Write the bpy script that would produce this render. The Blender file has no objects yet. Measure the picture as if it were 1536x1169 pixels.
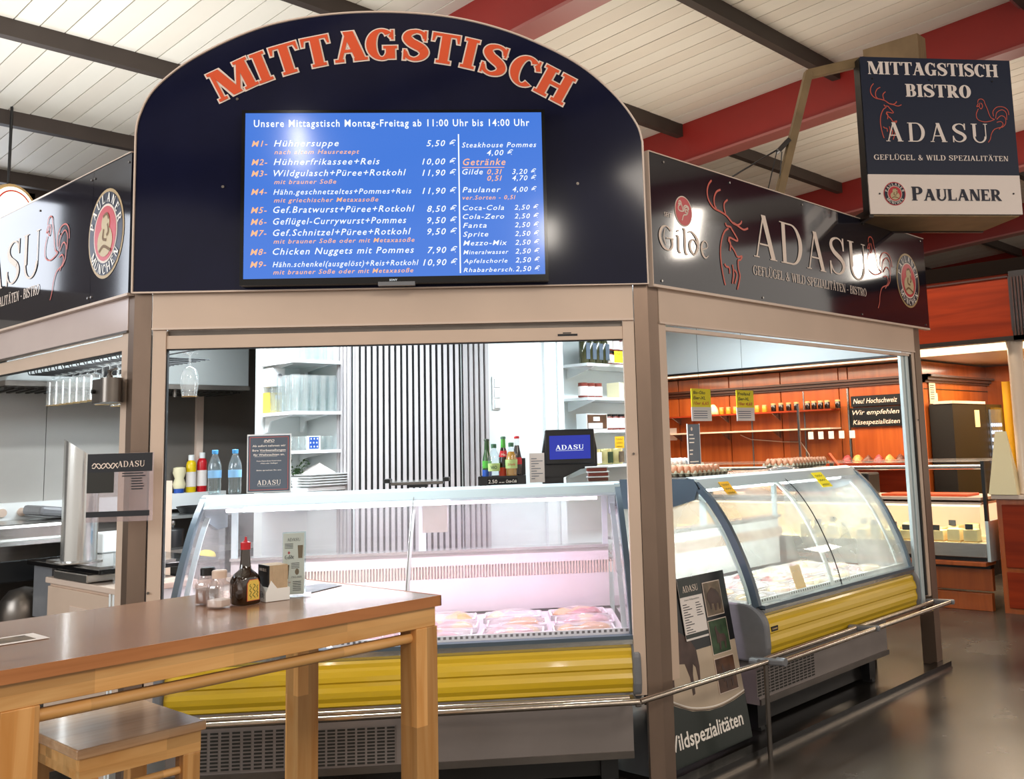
import bpy, math, random
from mathutils import Vector, Matrix
random.seed(7)
R_ = math.radians
sc = bpy.context.scene
COL = sc.collection

# ------------------------------------------------------------------ camera
cam_d = bpy.data.cameras.new('camera')
cam = bpy.data.objects.new('camera', cam_d)
COL.objects.link(cam)
sc.camera = cam
cam_d.sensor_width = 36.0
cam_d.lens = 1477.3 / 1536.0 * 36.0
cam_d.shift_x = -123.46 / 1536.0
cam_d.shift_y = -107.24 / 1536.0
cam_d.clip_end = 100
_p, _r, _h = R_(7.3102), R_(-1.804), R_(41.512)
_f = Vector((0, math.cos(_p), math.sin(_p)))
_rt = Vector((1, 0, 0))
_up = _rt.cross(_f)
_rt2 = _rt * math.cos(_r) + _up * math.sin(_r)
_up2 = -_rt * math.sin(_r) + _up * math.cos(_r)
_Z = Matrix.Rotation(_h - math.pi / 2, 3, 'Z')
_rt2, _up2, _f = _Z @ _rt2, _Z @ _up2, _Z @ _f
cam.matrix_world = Matrix.Translation((0, 0, 1.6)) @ Matrix((_rt2, _up2, -_f)).transposed().to_4x4()

# ------------------------------------------------------------------ world, exposure, lights
w = bpy.data.worlds.new('hall_daylight')
sc.world = w
w.use_nodes = True
w.node_tree.nodes['Background'].inputs[0].default_value = (1.0, 0.90, 0.80, 1)
w.node_tree.nodes['Background'].inputs[1].default_value = 0.80
vs = sc.view_settings
vs.view_transform = 'Standard'
vs.look = 'None'
vs.exposure = 0.16
vs.gamma = 1.0
vs.use_curve_mapping = False
sc.cycles.max_bounces = 10
sc.cycles.transparent_max_bounces = 24
sc.cycles.transmission_bounces = 8
sc.cycles.caustics_reflective = False
sc.cycles.caustics_refractive = False
sc.cycles.sample_clamp_indirect = 6
sc.cycles.use_denoising = True


def area(name, loc, size, power, col=(1, 1, 1), aim=(0, 0, -1), rz=0, sy=None):
    d = bpy.data.lights.new(name, 'AREA')
    d.energy = power
    d.color = col
    d.shape = 'RECTANGLE'
    d.size = size
    d.size_y = sy if sy else size
    o = bpy.data.objects.new(name, d)
    COL.objects.link(o)
    o.location = loc
    zz = -Vector(aim).normalized()              # local x (size) runs along heading rz, local y (sy) across it
    xx = Vector((math.cos(rz), math.sin(rz), 0))
    xx = (xx - zz * xx.dot(zz)).normalized()
    o.rotation_mode = 'QUATERNION'
    o.rotation_quaternion = Matrix((xx, zz.cross(xx), zz)).transposed().to_quaternion()
    return o


COOL = (0.80, 0.93, 1.0)
WARM = (1.0, 0.80, 0.58)
# hall lamps above the visitors' side
area('hall_light', (-1.5, 1.3, 4.5), 1.4, 24, (1, .92, .82), (0, 0, -1), rz=R_(36), sy=.05)
area('hall_light', (-2.4, -3.3, 4.5), 1.7, 60, (1, .92, .82), (0, 0, -1), rz=R_(48), sy=.14)
area('hall_light', (11.2, -2.3, 4.5), 3.2, 80, (1, .90, .78), (0, 0, -1), rz=R_(-38), sy=.30)
area('hall_light', (16.2, -2.0, 4.5), 3.4, 80, (1, .90, .78), (0, 0, -1), rz=R_(-25), sy=.40)
area('hall_light', (0.8, -2.6, 4.6), 2.0, 130, (1, .90, .78), (0.2, 0.4, -1), rz=R_(0), sy=1.2)
area('hall_window_light', (-3.5, 5.5, 3.2), 3.0, 190, (0.92, 0.97, 1.0), (1, .25, .12), rz=R_(90), sy=2.2)
area('hall_light', (8.0, 3.7, 4.3), 1.4, 60, (1, .86, .68), (.1, .1, -1), rz=R_(90), sy=.3)  # unseen fill over the aisle, added to brighten the neighbouring stall and floor
# unseen upward fill lights, added to brighten the board ceiling
area('ceiling_fill_light', (2.2, 6.9, 3.0), 2.6, 72, (.97, .99, 1), (-.1, 0, 1))
area('ceiling_fill_light', (6.0, 4.9, 3.0), 1.8, 26, (1, .90, .78), (0, 0, 1))
area('ceiling_fill_light', (1.0, 2.4, 3.4), 2.0, 28, (1, .86, .72), (0, 0, 1))
area('ceiling_fill_light', (9.8, 3.6, 3.3), 1.4, 26, (1, .86, .72), (0, 0, 1))
# lamps inside the stall
area('stall_ceiling_light', (3.05, 4.75, 2.60), 1.3, 46, COOL, (0, 0, -1), rz=R_(-43.65), sy=.10)
area('stall_ceiling_light', (5.2, 4.0, 2.60), 1.9, 50, COOL, (0, 0, -1), sy=.10)
area('stall_ceiling_light', (2.75, 5.45, 2.60), 1.2, 30, (0.92, 0.97, 1.0), (0, 0, -1), sy=.10)
# lamps of the neighbouring counter
area('counter_ceiling_light', (9.75, 5.6, 2.36), 0.9, 105, WARM, (0, 0, -1), sy=4.4)
area('counter_ceiling_light', (11.3, 3.7, 2.36), 1.2, 45, WARM, (0, 0, -1), sy=1.0)


# ------------------------------------------------------------------ materials
def lin(c):
    if isinstance(c, str):
        c = [int(c[i:i + 2], 16) / 255 for i in (0, 2, 4)]
    return tuple((x / 12.92 if x <= 0.04045 else ((x + 0.055) / 1.055) ** 2.4) for x in c[:3]) + (1,)


M = {}


def mat(name, col, rough=.5, metal=0., spec=.5, coat=0., noise=0., nscale=8., bump=0., stretch=(1, 1, 1), col2=None, emit=None, es=0., alpha=1.):
    m = bpy.data.materials.new(name)
    m.use_nodes = True
    nt = m.node_tree
    b = nt.nodes['Principled BSDF']
    b.inputs['Base Color'].default_value = lin(col)
    b.inputs['Roughness'].default_value = rough
    b.inputs['Metallic'].default_value = metal
    b.inputs['Specular IOR Level'].default_value = spec
    b.inputs['Coat Weight'].default_value = coat
    b.inputs['Coat Roughness'].default_value = .06
    b.inputs['Alpha'].default_value = alpha
    if emit:
        b.inputs['Emission Color'].default_value = lin(emit)
        b.inputs['Emission Strength'].default_value = es
    if noise or bump or col2:
        tc = nt.nodes.new('ShaderNodeTexCoord')
        mp = nt.nodes.new('ShaderNodeMapping')
        mp.inputs['Scale'].default_value = stretch
        nt.links.new(tc.outputs['Object'], mp.inputs[0])
        n = nt.nodes.new('ShaderNodeTexNoise')
        n.inputs['Scale'].default_value = nscale
        n.inputs['Detail'].default_value = 4
        nt.links.new(mp.outputs[0], n.inputs['Vector'])
        if noise or col2:
            r = nt.nodes.new('ShaderNodeValToRGB')
            c1 = lin(col)
            if col2:
                c2 = lin(col2)
            else:
                c2 = tuple(max(0, x * (1 - noise)) for x in c1[:3]) + (1,)
            r.color_ramp.elements[0].position = .35
            r.color_ramp.elements[1].position = .68
            r.color_ramp.elements[0].color = c2
            r.color_ramp.elements[1].color = c1
            nt.links.new(n.outputs[0], r.inputs[0])
            nt.links.new(r.outputs[0], b.inputs['Base Color'])
        if bump:
            bp = nt.nodes.new('ShaderNodeBump')
            bp.inputs['Strength'].default_value = bump
            bp.inputs['Distance'].default_value = .01
            nt.links.new(n.outputs[0], bp.inputs['Height'])
            nt.links.new(bp.outputs[0], b.inputs['Normal'])
    M[name] = m
    return m


def wood(name, c1, c2, rough=.35, axis=0, scale=1.0, coat=.2, stave=0.):
    m = bpy.data.materials.new(name)
    m.use_nodes = True
    nt = m.node_tree
    b = nt.nodes['Principled BSDF']
    b.inputs['Roughness'].default_value = rough
    b.inputs['Coat Weight'].default_value = coat
    b.inputs['Coat Roughness'].default_value = .12
    tc = nt.nodes.new('ShaderNodeTexCoord')
    mp = nt.nodes.new('ShaderNodeMapping')
    s = [14 * scale] * 3
    s[axis] = 1.1 * scale
    mp.inputs['Scale'].default_value = s
    nt.links.new(tc.outputs['Object'], mp.inputs[0])
    n = nt.nodes.new('ShaderNodeTexNoise')
    n.inputs['Scale'].default_value = 1.6
    n.inputs['Detail'].default_value = 6
    n.inputs['Distortion'].default_value = 1.2
    nt.links.new(mp.outputs[0], n.inputs['Vector'])
    r = nt.nodes.new('ShaderNodeValToRGB')
    r.color_ramp.elements[0].position = .3
    r.color_ramp.elements[1].position = .7
    r.color_ramp.elements[0].color = lin(c2)
    r.color_ramp.elements[1].color = lin(c1)
    nt.links.new(n.outputs[0], r.inputs[0])
    last = r.outputs[0]
    if stave:
        # glued staves: every finger-jointed length of wood has a tone of its own
        m2 = nt.nodes.new('ShaderNodeMapping')
        s2 = [22.0] * 3
        s2[axis] = 2.6
        m2.inputs['Scale'].default_value = s2
        m2.inputs['Location'].default_value = (.31, .17, .23)
        nt.links.new(tc.outputs['Object'], m2.inputs[0])
        fl = nt.nodes.new('ShaderNodeVectorMath')
        fl.operation = 'FLOOR'
        nt.links.new(m2.outputs[0], fl.inputs[0])
        wn = nt.nodes.new('ShaderNodeTexWhiteNoise')
        nt.links.new(fl.outputs[0], wn.inputs['Vector'])
        hs = nt.nodes.new('ShaderNodeHueSaturation')
        mr = nt.nodes.new('ShaderNodeMapRange')
        mr.inputs['To Min'].default_value = 1 - stave
        mr.inputs['To Max'].default_value = 1 + stave * .35
        nt.links.new(wn.outputs['Value'], mr.inputs[0])
        nt.links.new(mr.outputs[0], hs.inputs['Value'])
        nt.links.new(last, hs.inputs['Color'])
        last = hs.outputs[0]
    nt.links.new(last, b.inputs['Base Color'])
    M[name] = m
    return m


def glass(name, tint='ffffff', haze=0., rough=.02, gloss=1.0, hazecol='ffffff', ior=1.45):
    m = bpy.data.materials.new(name)
    m.use_nodes = True
    nt = m.node_tree
    for n in list(nt.nodes):
        nt.nodes.remove(n)
    out = nt.nodes.new('ShaderNodeOutputMaterial')
    tr = nt.nodes.new('ShaderNodeBsdfTransparent')
    tr.inputs[0].default_value = lin(tint)
    gl = nt.nodes.new('ShaderNodeBsdfGlossy')
    gl.inputs['Roughness'].default_value = rough
    gl.inputs[0].default_value = (gloss, gloss, gloss, 1)
    fr = nt.nodes.new('ShaderNodeFresnel')
    ge = nt.nodes.new('ShaderNodeNewGeometry')
    io = nt.nodes.new('ShaderNodeMapRange')     # the same thin pane from either side
    io.inputs['To Min'].default_value = ior
    io.inputs['To Max'].default_value = 1 / ior
    nt.links.new(ge.outputs['Backfacing'], io.inputs[0])
    nt.links.new(io.outputs[0], fr.inputs[0])
    mx = nt.nodes.new('ShaderNodeMixShader')
    nt.links.new(fr.outputs[0], mx.inputs[0])
    nt.links.new(tr.outputs[0], mx.inputs[1])
    nt.links.new(gl.outputs[0], mx.inputs[2])
    last = mx
    if haze:
        di = nt.nodes.new('ShaderNodeBsdfDiffuse')
        di.inputs[0].default_value = lin(hazecol)
        tl = nt.nodes.new('ShaderNodeBsdfTranslucent')
        tl.inputs[0].default_value = lin(hazecol)
        ad = nt.nodes.new('ShaderNodeMixShader')
        ad.inputs[0].default_value = .5
        nt.links.new(di.outputs[0], ad.inputs[1])
        nt.links.new(tl.outputs[0], ad.inputs[2])
        tc = nt.nodes.new('ShaderNodeTexCoord')
        nz = nt.nodes.new('ShaderNodeTexNoise')
        nz.inputs['Scale'].default_value = 2.2
        nz.inputs['Detail'].default_value = 3
        nt.links.new(tc.outputs['Object'], nz.inputs['Vector'])
        mr = nt.nodes.new('ShaderNodeMapRange')
        mr.inputs['From Min'].default_value = .30
        mr.inputs['From Max'].default_value = .72
        mr.inputs['To Min'].default_value = haze * .3
        mr.inputs['To Max'].default_value = haze
        nt.links.new(nz.outputs[0], mr.inputs[0])
        m2 = nt.nodes.new('ShaderNodeMixShader')
        nt.links.new(mr.outputs[0], m2.inputs[0])
        nt.links.new(mx.outputs[0], m2.inputs[1])
        nt.links.new(ad.outputs[0], m2.inputs[2])
        last = m2
    nt.links.new(last.outputs[0], out.inputs[0])
    M[name] = m
    return m


def emis(name, col, s):
    m = bpy.data.materials.new(name)
    m.use_nodes = True
    nt = m.node_tree
    b = nt.nodes['Principled BSDF']
    b.inputs['Base Color'].default_value = (0, 0, 0, 1)
    b.inputs['Roughness'].default_value = .12
    b.inputs['Emission Color'].default_value = lin(col)
    b.inputs['Emission Strength'].default_value = s
    M[name] = m
    return m


mat('navy', '15172f', .10, spec=.25, noise=.18, nscale=3)
mat('navy_side', '1a1924', .07, spec=.85, coat=.5)
mat('cream_edge', 'd8c2b2', .35)
mat('cream_panel', 'd3baa6', .33, noise=.07, nscale=2.5)
mat('cream_panel_left', 'cdbab4', .16, noise=.05, nscale=2.5, spec=.7)
mat('steel_post', '8c7768', .36, .7, noise=.16, nscale=3, stretch=(2, 2, .8))
mat('steel', 'b9b5b0', .25, .9, noise=.12, nscale=8, stretch=(1, 1, 8))
mat('steel_dark', '77706a', .32, .85, noise=.2, nscale=5)
mat('steel_wall', 'a8a6a0', .33, .35, noise=.12, nscale=2)
mat('steel_bright', 'd2d4d3', .2, .85)
mat('chrome', 'd9d9d9', .07, 1.)
mat('tube_metal', 'b9ada0', .18, .95)
mat('alu_cool', 'cfdde0', .3, .3)
mat('white', 'eef2f2', .4)
mat('white_wall', 'e6ecec', .55, noise=.05, nscale=3)
mat('white_gloss', 'f2f4f4', .15)
mat('plastic_white', 'eceeee', .35)
mat('black', '111112', .35)
mat('black_gloss', '0b0b0d', .12, spec=.35)
mat('rubber', '1b1b1c', .7)
mat('grey_plastic', '76777b', .38, noise=.08, nscale=20)
mat('slate_plastic', '4e5c68', .3)
mat('yellow_band', 'dfb92a', .26, coat=.3, noise=.06, nscale=3)
mat('cabinet_steel', '948b87', .42, .45, noise=.12, nscale=4)
mat('slot_dark', '26241f', .6)
mat('kick_black', '1c1a18', .25)
mat('text_white', 'fbf3ea', .4)
mat('text_cream', 'e9d6c8', .4)
mat('orange_red', 'dd5934', .4, spec=.2)
mat('line_red', 'cf5a48', .4)
mat('logo_red', 'c8343c', .3)
mat('logo_gold', 'b89a6a', .35)
mat('logo_navy', '14162e', .3)
mat('logo_tan', 'c9b48c', .4)
mat('logo_brown', '7a5a35', .5)
mat('sign_slate', '5c6674', .25)
mat('sign_white', 'f3e6de', .35)
mat('sign_navy', '2a3042', .3, spec=.3)
mat('plywood', '8a6f4c', .6, noise=.25, nscale=5, stretch=(8, 1, 1))
mat('arm_wood', '8d744f', .55, noise=.3, nscale=5)
mat('slat_grey', 'b8b1b1', .6)
mat('slat_black', '0e0e10', .8)
mat('hood', '989c9b', .4, .4, noise=.1, nscale=1.5)
mat('dark_wall', '68625c', .5, noise=.12, nscale=3)
mat('grey_wall', 'a9a6a1', .4, .1, noise=.1, nscale=2)
mat('paper', 'efe7e2', .6)
mat('paper_warm', 'eadfb8', .6)
mat('paper_yellow', 'ffe81a', .55)
mat('paper_orange', 'f0b41c', .55)
mat('ink', '1c1c22', .6)
mat('ink_blue', '23305e', .6)
mat('red_plastic', 'c3202a', .25)
mat('yellow_plastic', 'e6c412', .3)
mat('blue_cap', '4f9fdc', .3)
mat('label_blue', '8cc0ec', .4)
mat('green_cap', '3f6c50', .35)
mat('dark_green', '2a3e26', .5)
mat('leaf', '2c4a1e', .5)
mat('egg_white', 'f4f0ea', .45)
mat('egg_brown', 'cf9270', .45)
mat('egg_carton', 'b5ad94', .85, noise=.15, nscale=30, bump=.3)
mat('meat_pink', 'd9a3a8', .35, noise=.2, nscale=30)
mat('meat_red', 'a8434c', .35, noise=.3, nscale=25)
mat('meat_orange', 'e0a05a', .35, noise=.2, nscale=20)
mat('chicken', 'ead0a0', .35, noise=.12, nscale=16)
mat('sausage', '6b3a2a', .4, noise=.3, nscale=14)
mat('cheese', 'f6dca4', .5, noise=.15, nscale=10)
mat('cheese_rind', 'c99a4e', .5, noise=.2, nscale=10)
mat('tray_white', 'e6dfe4', .3)
mat('case_in', 'dcdcdc', .25, .1, noise=.04, nscale=3)
mat('case_in_pink', 'dcd8da', .25, .1, noise=.04, nscale=3)
mat('curtain', 'd6a11a', .7, noise=.3, nscale=6, stretch=(1, 1, .2))
mat('column_white', 'd9c6b4', .2)
mat('salt', 'f4efec', .8)
mat('pepper', '8a6a5c', .8)
mat('sauce_glass', '2c1a08', .06, coat=.6, noise=.4, nscale=12, spec=.8)
mat('label_yellow', 'e8c85a', .5)
mat('coaster', 'cdb697', .75, noise=.12, nscale=40)
mat('beam_red', '8c1d14', .45, noise=.12, nscale=2)
mat('beam_flange', '9a5a54', .3)  # pinker than the beam: reflected light put into the colour
mat('purlin', '3a302a', .6, noise=.15, nscale=4)
mat('plank', 'e2dccf', .5, noise=.07, nscale=2.2, stretch=(1, .3, 1))
mat('plank_b', 'ddd5c7', .5, noise=.07, nscale=2.2, stretch=(1, .3, 1))
mat('gap_dark', '6d6459', .9)
mat('hall_brown', '3d2f27', .6)
mat('cola', '1c0d08', .08, coat=.5)
mat('drink_amber', 'c98a1c', .1, coat=.5)
mat('bottle_green', '1f4a1e', .08, coat=.6)
mat('bottle_lime', '4fae3e', .1, coat=.5)
mat('oil_olive', '3c3c22', .12, coat=.6)
mat('box_blue', '1d4fa8', .4)
mat('tin_gold', 'cfc38a', .3, .5)
mat('jar_red', '7b3428', .35)
mat('jar_honey', 'b98a26', .3)
mat('pot_black', '1d1d1f', .4)
mat('photo_green', '3f5a3a', .4, noise=.6, nscale=18)
mat('photo_brown', '8a7660', .4, noise=.6, nscale=16)
mat('photo_rust', '6a4630', .4, noise=.6, nscale=14)
mat('poster_pale', 'cbb79f', .35, noise=.12, nscale=5)
mat('poster_black', '17181a', .28)
mat('boar', '5a4640', .5, noise=.4, nscale=14)
mat('aframe_green', '1b241e', .25)
mat('grass', '7c7a3c', .6, noise=.4, nscale=30)
mat('cutting_red', 'd0562c', .45)
mat('glow_sign', 'f3ead0', .4, emit='fff0cc', es=1.1)
mat('lit_panel', 'f7ead0', .4, emit='ffedc8', es=1.4)
emis('screen_blue', '4880e4', .84)
emis('screen_white', 'f4fbff', 1.0)
emis('screen_orange', 'ffb98a', 1.0)
emis('screen_navy', '1a2ea6', .9)
emis('tube_cool', 'f4fbff', 9.)
emis('tube_pink', 'ffe2f2', 7.)
emis('window_sky', 'eef4ff', 3.0)
emis('led_cool', 'dfe8ff', 1.6)
wood('table_top', 'a0775a', '8e664b', .24, axis=0, scale=.8, coat=.3)
wood('table_edge', 'c07d48', 'aa6a38', .4, axis=0)
wood('beech', 'e8b777', 'cf9450', .34, axis=0, scale=.9, stave=.30)
wood('beech_z', 'e4b070', 'c98a45', .34, axis=2, scale=.9, stave=.34)
wood('beech_stool', 'dfb890', 'cb9c70', .22, axis=0, scale=.9, coat=.6, stave=.10)
wood('mahogany', 'b35c28', '934419', .28, axis=2, scale=.35, coat=.5)
wood('mahogany_dark', '9a3412', '74220a', .55, axis=1, scale=.35, coat=0)
M['mahogany_dark'].node_tree.nodes['Principled BSDF'].inputs['Specular IOR Level'].default_value = .2
wood('mahogany_trim', '4a2212', '331508', .35, axis=1, scale=.6)
mat('trim_black', '241a15', .3)
glass('glass_case', 'f2fbf8', haze=.5, hazecol='f2f6f2')
glass('glass_case_pink', 'f9f8fb', haze=.26, hazecol='f4f2f6')
glass('glass_clear', 'f2f8f8')
glass('glass_tumbler', 'fafdfd', haze=.16, hazecol='ffffff', ior=1.8)
glass('glass_pet', 'f2f9fc', haze=.08, ior=1.7)
glass('film_clear', 'f4f0f2', haze=.35, hazecol='e8d4d0')
glass('cling_film', 'ffffff', haze=.35)
glass('glass_shaker', 'f2eae6', haze=.14, ior=2.0)
glass('info_plastic', 'ffffff', haze=.1)


def floor_mat():
    m = mat('floor_coating', '45413c', .30, noise=0.0)
    nt = m.node_tree
    b = nt.nodes['Principled BSDF']
    tc = nt.nodes.new('ShaderNodeTexCoord')
    n = nt.nodes.new('ShaderNodeTexNoise')
    n.inputs['Scale'].default_value = 1.1
    n.inputs['Detail'].default_value = 8
    n.inputs['Roughness'].default_value = .65
    nt.links.new(tc.outputs['Object'], n.inputs['Vector'])
    r = nt.nodes.new('ShaderNodeValToRGB')
    r.color_ramp.elements[0].position = .35
    r.color_ramp.elements[0].color = lin('2b2825')
    r.color_ramp.elements[1].position = .68
    r.color_ramp.elements[1].color = lin('504941')
    nt.links.new(n.outputs[0], r.inputs[0])
    nt.links.new(r.outputs[0], b.inputs['Base Color'])
    rr = nt.nodes.new('ShaderNodeMapRange')
    rr.inputs['To Min'].default_value = .16
    rr.inputs['To Max'].default_value = .34
    nt.links.new(n.outputs[0], rr.inputs[0])
    nt.links.new(rr.outputs[0], b.inputs['Roughness'])
    return m


floor_mat()


# ------------------------------------------------------------------ mesh helpers
class MB:
    def __init__(s):
        s.v = []
        s.f = []

    def add(s, vs, fs):
        o = len(s.v)
        s.v += [tuple(map(float, v)) for v in vs]
        s.f += [tuple(i + o for i in f) for f in fs]
        return s

    def box(s, x0, y0, z0, x1, y1, z1):
        x0, x1 = min(x0, x1), max(x0, x1)
        y0, y1 = min(y0, y1), max(y0, y1)
        z0, z1 = min(z0, z1), max(z0, z1)
        return s.add([(x0, y0, z0), (x1, y0, z0), (x1, y1, z0), (x0, y1, z0), (x0, y0, z1), (x1, y0, z1), (x1, y1, z1), (x0, y1, z1)],
                     [(0, 3, 2, 1), (4, 5, 6, 7), (0, 1, 5, 4), (1, 2, 6, 5), (2, 3, 7, 6), (3, 0, 4, 7)])

    def bar(s, p0, p1, wx, wz, up=(0, 0, 1)):
        p0, p1 = Vector(p0), Vector(p1)
        d = (p1 - p0).normalized()
        a = d.cross(Vector(up))
        if a.length < 1e-4:
            a = d.cross(Vector((1, 0, 0)))
        a.normalize()
        b = a.cross(d)
        a *= wx / 2
        b *= wz / 2
        vs = [p0 - a - b, p0 + a - b, p0 + a + b, p0 - a + b, p1 - a - b, p1 + a - b, p1 + a + b, p1 - a + b]
        return s.add(vs, [(0, 1, 2, 3), (7, 6, 5, 4), (0, 4, 5, 1), (1, 5, 6, 2), (2, 6, 7, 3), (3, 7, 4, 0)])

    def tube(s, pts, r, n=8, cap=True, closed=False):
        pts = [Vector(p) for p in pts]
        o = len(s.v)
        N = len(pts)
        ref = None
        rs = r if isinstance(r, (list, tuple)) else [r] * N
        for i, p in enumerate(pts):
            if i == 0:
                d = pts[1] - pts[0]
            elif i == N - 1:
                d = pts[-1] - pts[-2]
            else:
                d = (pts[i + 1] - pts[i]).normalized() + (pts[i] - pts[i - 1]).normalized()
            d.normalize()
            if ref is None:
                ref = d.cross(Vector((0, 0, 1)))
                if ref.length < .05:
                    ref = d.cross(Vector((1, 0, 0)))
            a = (ref - d * ref.dot(d)).normalized()
            ref = a
            b = d.cross(a)
            for k in range(n):
                t = 2 * math.pi * k / n
                s.v.append(tuple(p + (a * math.cos(t) + b * math.sin(t)) * rs[i]))
        for i in range(N - 1):
            for k in range(n):
                k2 = (k + 1) % n
                s.f.append((o + i * n + k, o + i * n + k2, o + (i + 1) * n + k2, o + (i + 1) * n + k))
        if cap:
            s.f.append(tuple(o + k for k in reversed(range(n))))
            s.f.append(tuple(o + (N - 1) * n + k for k in range(n)))
        return s

    def lathe(s, cx, cy, prof, n=16, sx=1, sy=1):
        o = len(s.v)
        for r, z in prof:
            for k in range(n):
                t = 2 * math.pi * k / n
                s.v.append((cx + r * sx * math.cos(t), cy + r * sy * math.sin(t), z))
        for i in range(len(prof) - 1):
            for k in range(n):
                k2 = (k + 1) % n
                s.f.append((o + i * n + k, o + i * n + k2, o + (i + 1) * n + k2, o + (i + 1) * n + k))
        if prof[0][0] > 1e-5:
            s.f.append(tuple(o + k for k in reversed(range(n))))
        if prof[-1][0] > 1e-5:
            s.f.append(tuple(o + (len(prof) - 1) * n + k for k in range(n)))
        return s

    def prism(s, poly, z0, z1):
        """polygon in xy, counter-clockwise, extruded in z"""
        n = len(poly)
        vs = [(x, y, z0) for x, y in poly] + [(x, y, z1) for x, y in poly]
        fs = [tuple(reversed(range(n))), tuple(range(n, 2 * n))]
        fs += [(i, (i + 1) % n, n + (i + 1) % n, n + i) for i in range(n)]
        return s.add(vs, fs)

    def yzprof(s, poly, x0, x1):
        """polygon of (y,z) extruded along x"""
        n = len(poly)
        vs = [(x0, y, z) for y, z in poly] + [(x1, y, z) for y, z in poly]
        fs = [tuple(reversed(range(n))), tuple(range(n, 2 * n))]
        fs += [(i, (i + 1) % n, n + (i + 1) % n, n + i) for i in range(n)]
        return s.add(vs, fs)

    def xzprof(s, poly, y0, y1):
        """polygon of (x,z) extruded along y; y0 is the visible front"""
        n = len(poly)
        vs = [(x, y0, z) for x, z in poly] + [(x, y1, z) for x, z in poly]
        fs = [tuple(range(n)), tuple(reversed(range(n, 2 * n)))]
        fs += [((i + 1) % n, i, n + i, n + (i + 1) % n) for i in range(n)]
        return s.add(vs, fs)

    def sheet(s, prof, x0, x1, t=.006):
        """open (y,z) line given a thickness, extruded along x"""
        P = [Vector((y, z)) for y, z in prof]
        L = []
        for i, p in enumerate(P):
            a = P[max(i - 1, 0)]
            b = P[min(i + 1, len(P) - 1)]
            d = (b - a).normalized()
            nrm = Vector((-d.y, d.x))
            L.append((p, p + nrm * t))
        o = len(s.v)
        for x in (x0, x1):
            for a, b in L:
                s.v.append((x, a.x, a.y))
                s.v.append((x, b.x, b.y))
        m = len(L)
        for i in range(m - 1):
            a0, b0, a1, b1 = o + 2 * i, o + 2 * i + 1, o + 2 * i + 2, o + 2 * i + 3
            A0, B0, A1, B1 = [k + 2 * m for k in (a0, b0, a1, b1)]
            s.f += [(a0, A0, A1, a1), (b0, b1, B1, B0), (a0, a1, b1, b0), (A0, B0, B1, A1)]
        s.f += [(o, o + 1, o + 1 + 2 * m, o + 2 * m), (o + 2 * m - 2, o + 4 * m - 2, o + 4 * m - 1, o + 2 * m - 1)]
        return s

    def quad(s, a, b, c, d):
        return s.add([a, b, c, d], [(0, 1, 2, 3)])


def link(o, parent=None, loc=None, rz=None):
    COL.objects.link(o)
    if parent:
        o.parent = parent
    if loc:
        o.location = loc
    if rz:
        o.rotation_euler[2] = rz
    return o


def mesh(name, mb, m, parent=None, smooth=False, bevel=0, loc=None, rz=None, label=None, kind=None):
    d = bpy.data.meshes.new(name)
    d.from_pydata(mb.v, [], mb.f)
    if smooth:
        for p in d.polygons:
            p.use_smooth = True
    d.materials.append(M[m] if isinstance(m, str) else m)
    d.validate()
    o = bpy.data.objects.new(name, d)
    link(o, parent, loc, rz)
    if smooth and smooth != 'all':
        md = o.modifiers.new('es', 'EDGE_SPLIT')
        md.split_angle = R_(40)
    if bevel:
        md = o.modifiers.new('bv', 'BEVEL')
        md.width = bevel
        md.segments = 2
        md.limit_method = 'ANGLE'
    if label:
        o['label'] = label
    if kind:
        o['kind'] = kind
    return o


def thing(name, label, cat, fr=None, loc=(0, 0, 0), rz=0., group=None, kind=None):
    """An Empty at the thing's base; loc is in the frame's own u, w, z."""
    o = bpy.data.objects.new(name, None)
    o.empty_display_size = .1
    COL.objects.link(o)
    if fr:
        o.location = fr.W(*loc)
        o.rotation_euler[2] = R_(fr.deg) + rz
    else:
        o.location = loc
        o.rotation_euler[2] = rz
    tag(o, label, cat, group, kind)
    return o


def tag(o, label, cat, group=None, kind=None):
    o['label'] = label
    o['category'] = cat
    if group:
        o['group'] = group
    if kind:
        o['kind'] = kind
    return o


def copy_tree(o, parent=None, mats=None):
    c = o.copy()
    COL.objects.link(c)
    c.parent = parent
    for ch in o.children:
        copy_tree(ch, c)
    return c


class Fr:
    def __init__(s, o, deg):
        s.o = Vector((o[0], o[1]))
        s.deg = deg
        a = R_(deg)
        s.u = Vector((math.cos(a), math.sin(a)))
        s.w = Vector((-math.sin(a), math.cos(a)))

    def W(s, u, w, z):
        q = s.o + s.u * u + s.w * w
        return (q.x, q.y, z)


P1 = (1.975, 4.60)
P2 = (3.715, 2.94)
P3 = (6.85, 2.94)
FF = Fr(P1, -43.6521)      # chamfered front bay
RF = Fr(P2, 0)             # right bay
LF = Fr(P1, -90)           # left bay, u negative to the left
FLEN = 2.405
RLEN = 3.135


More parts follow.
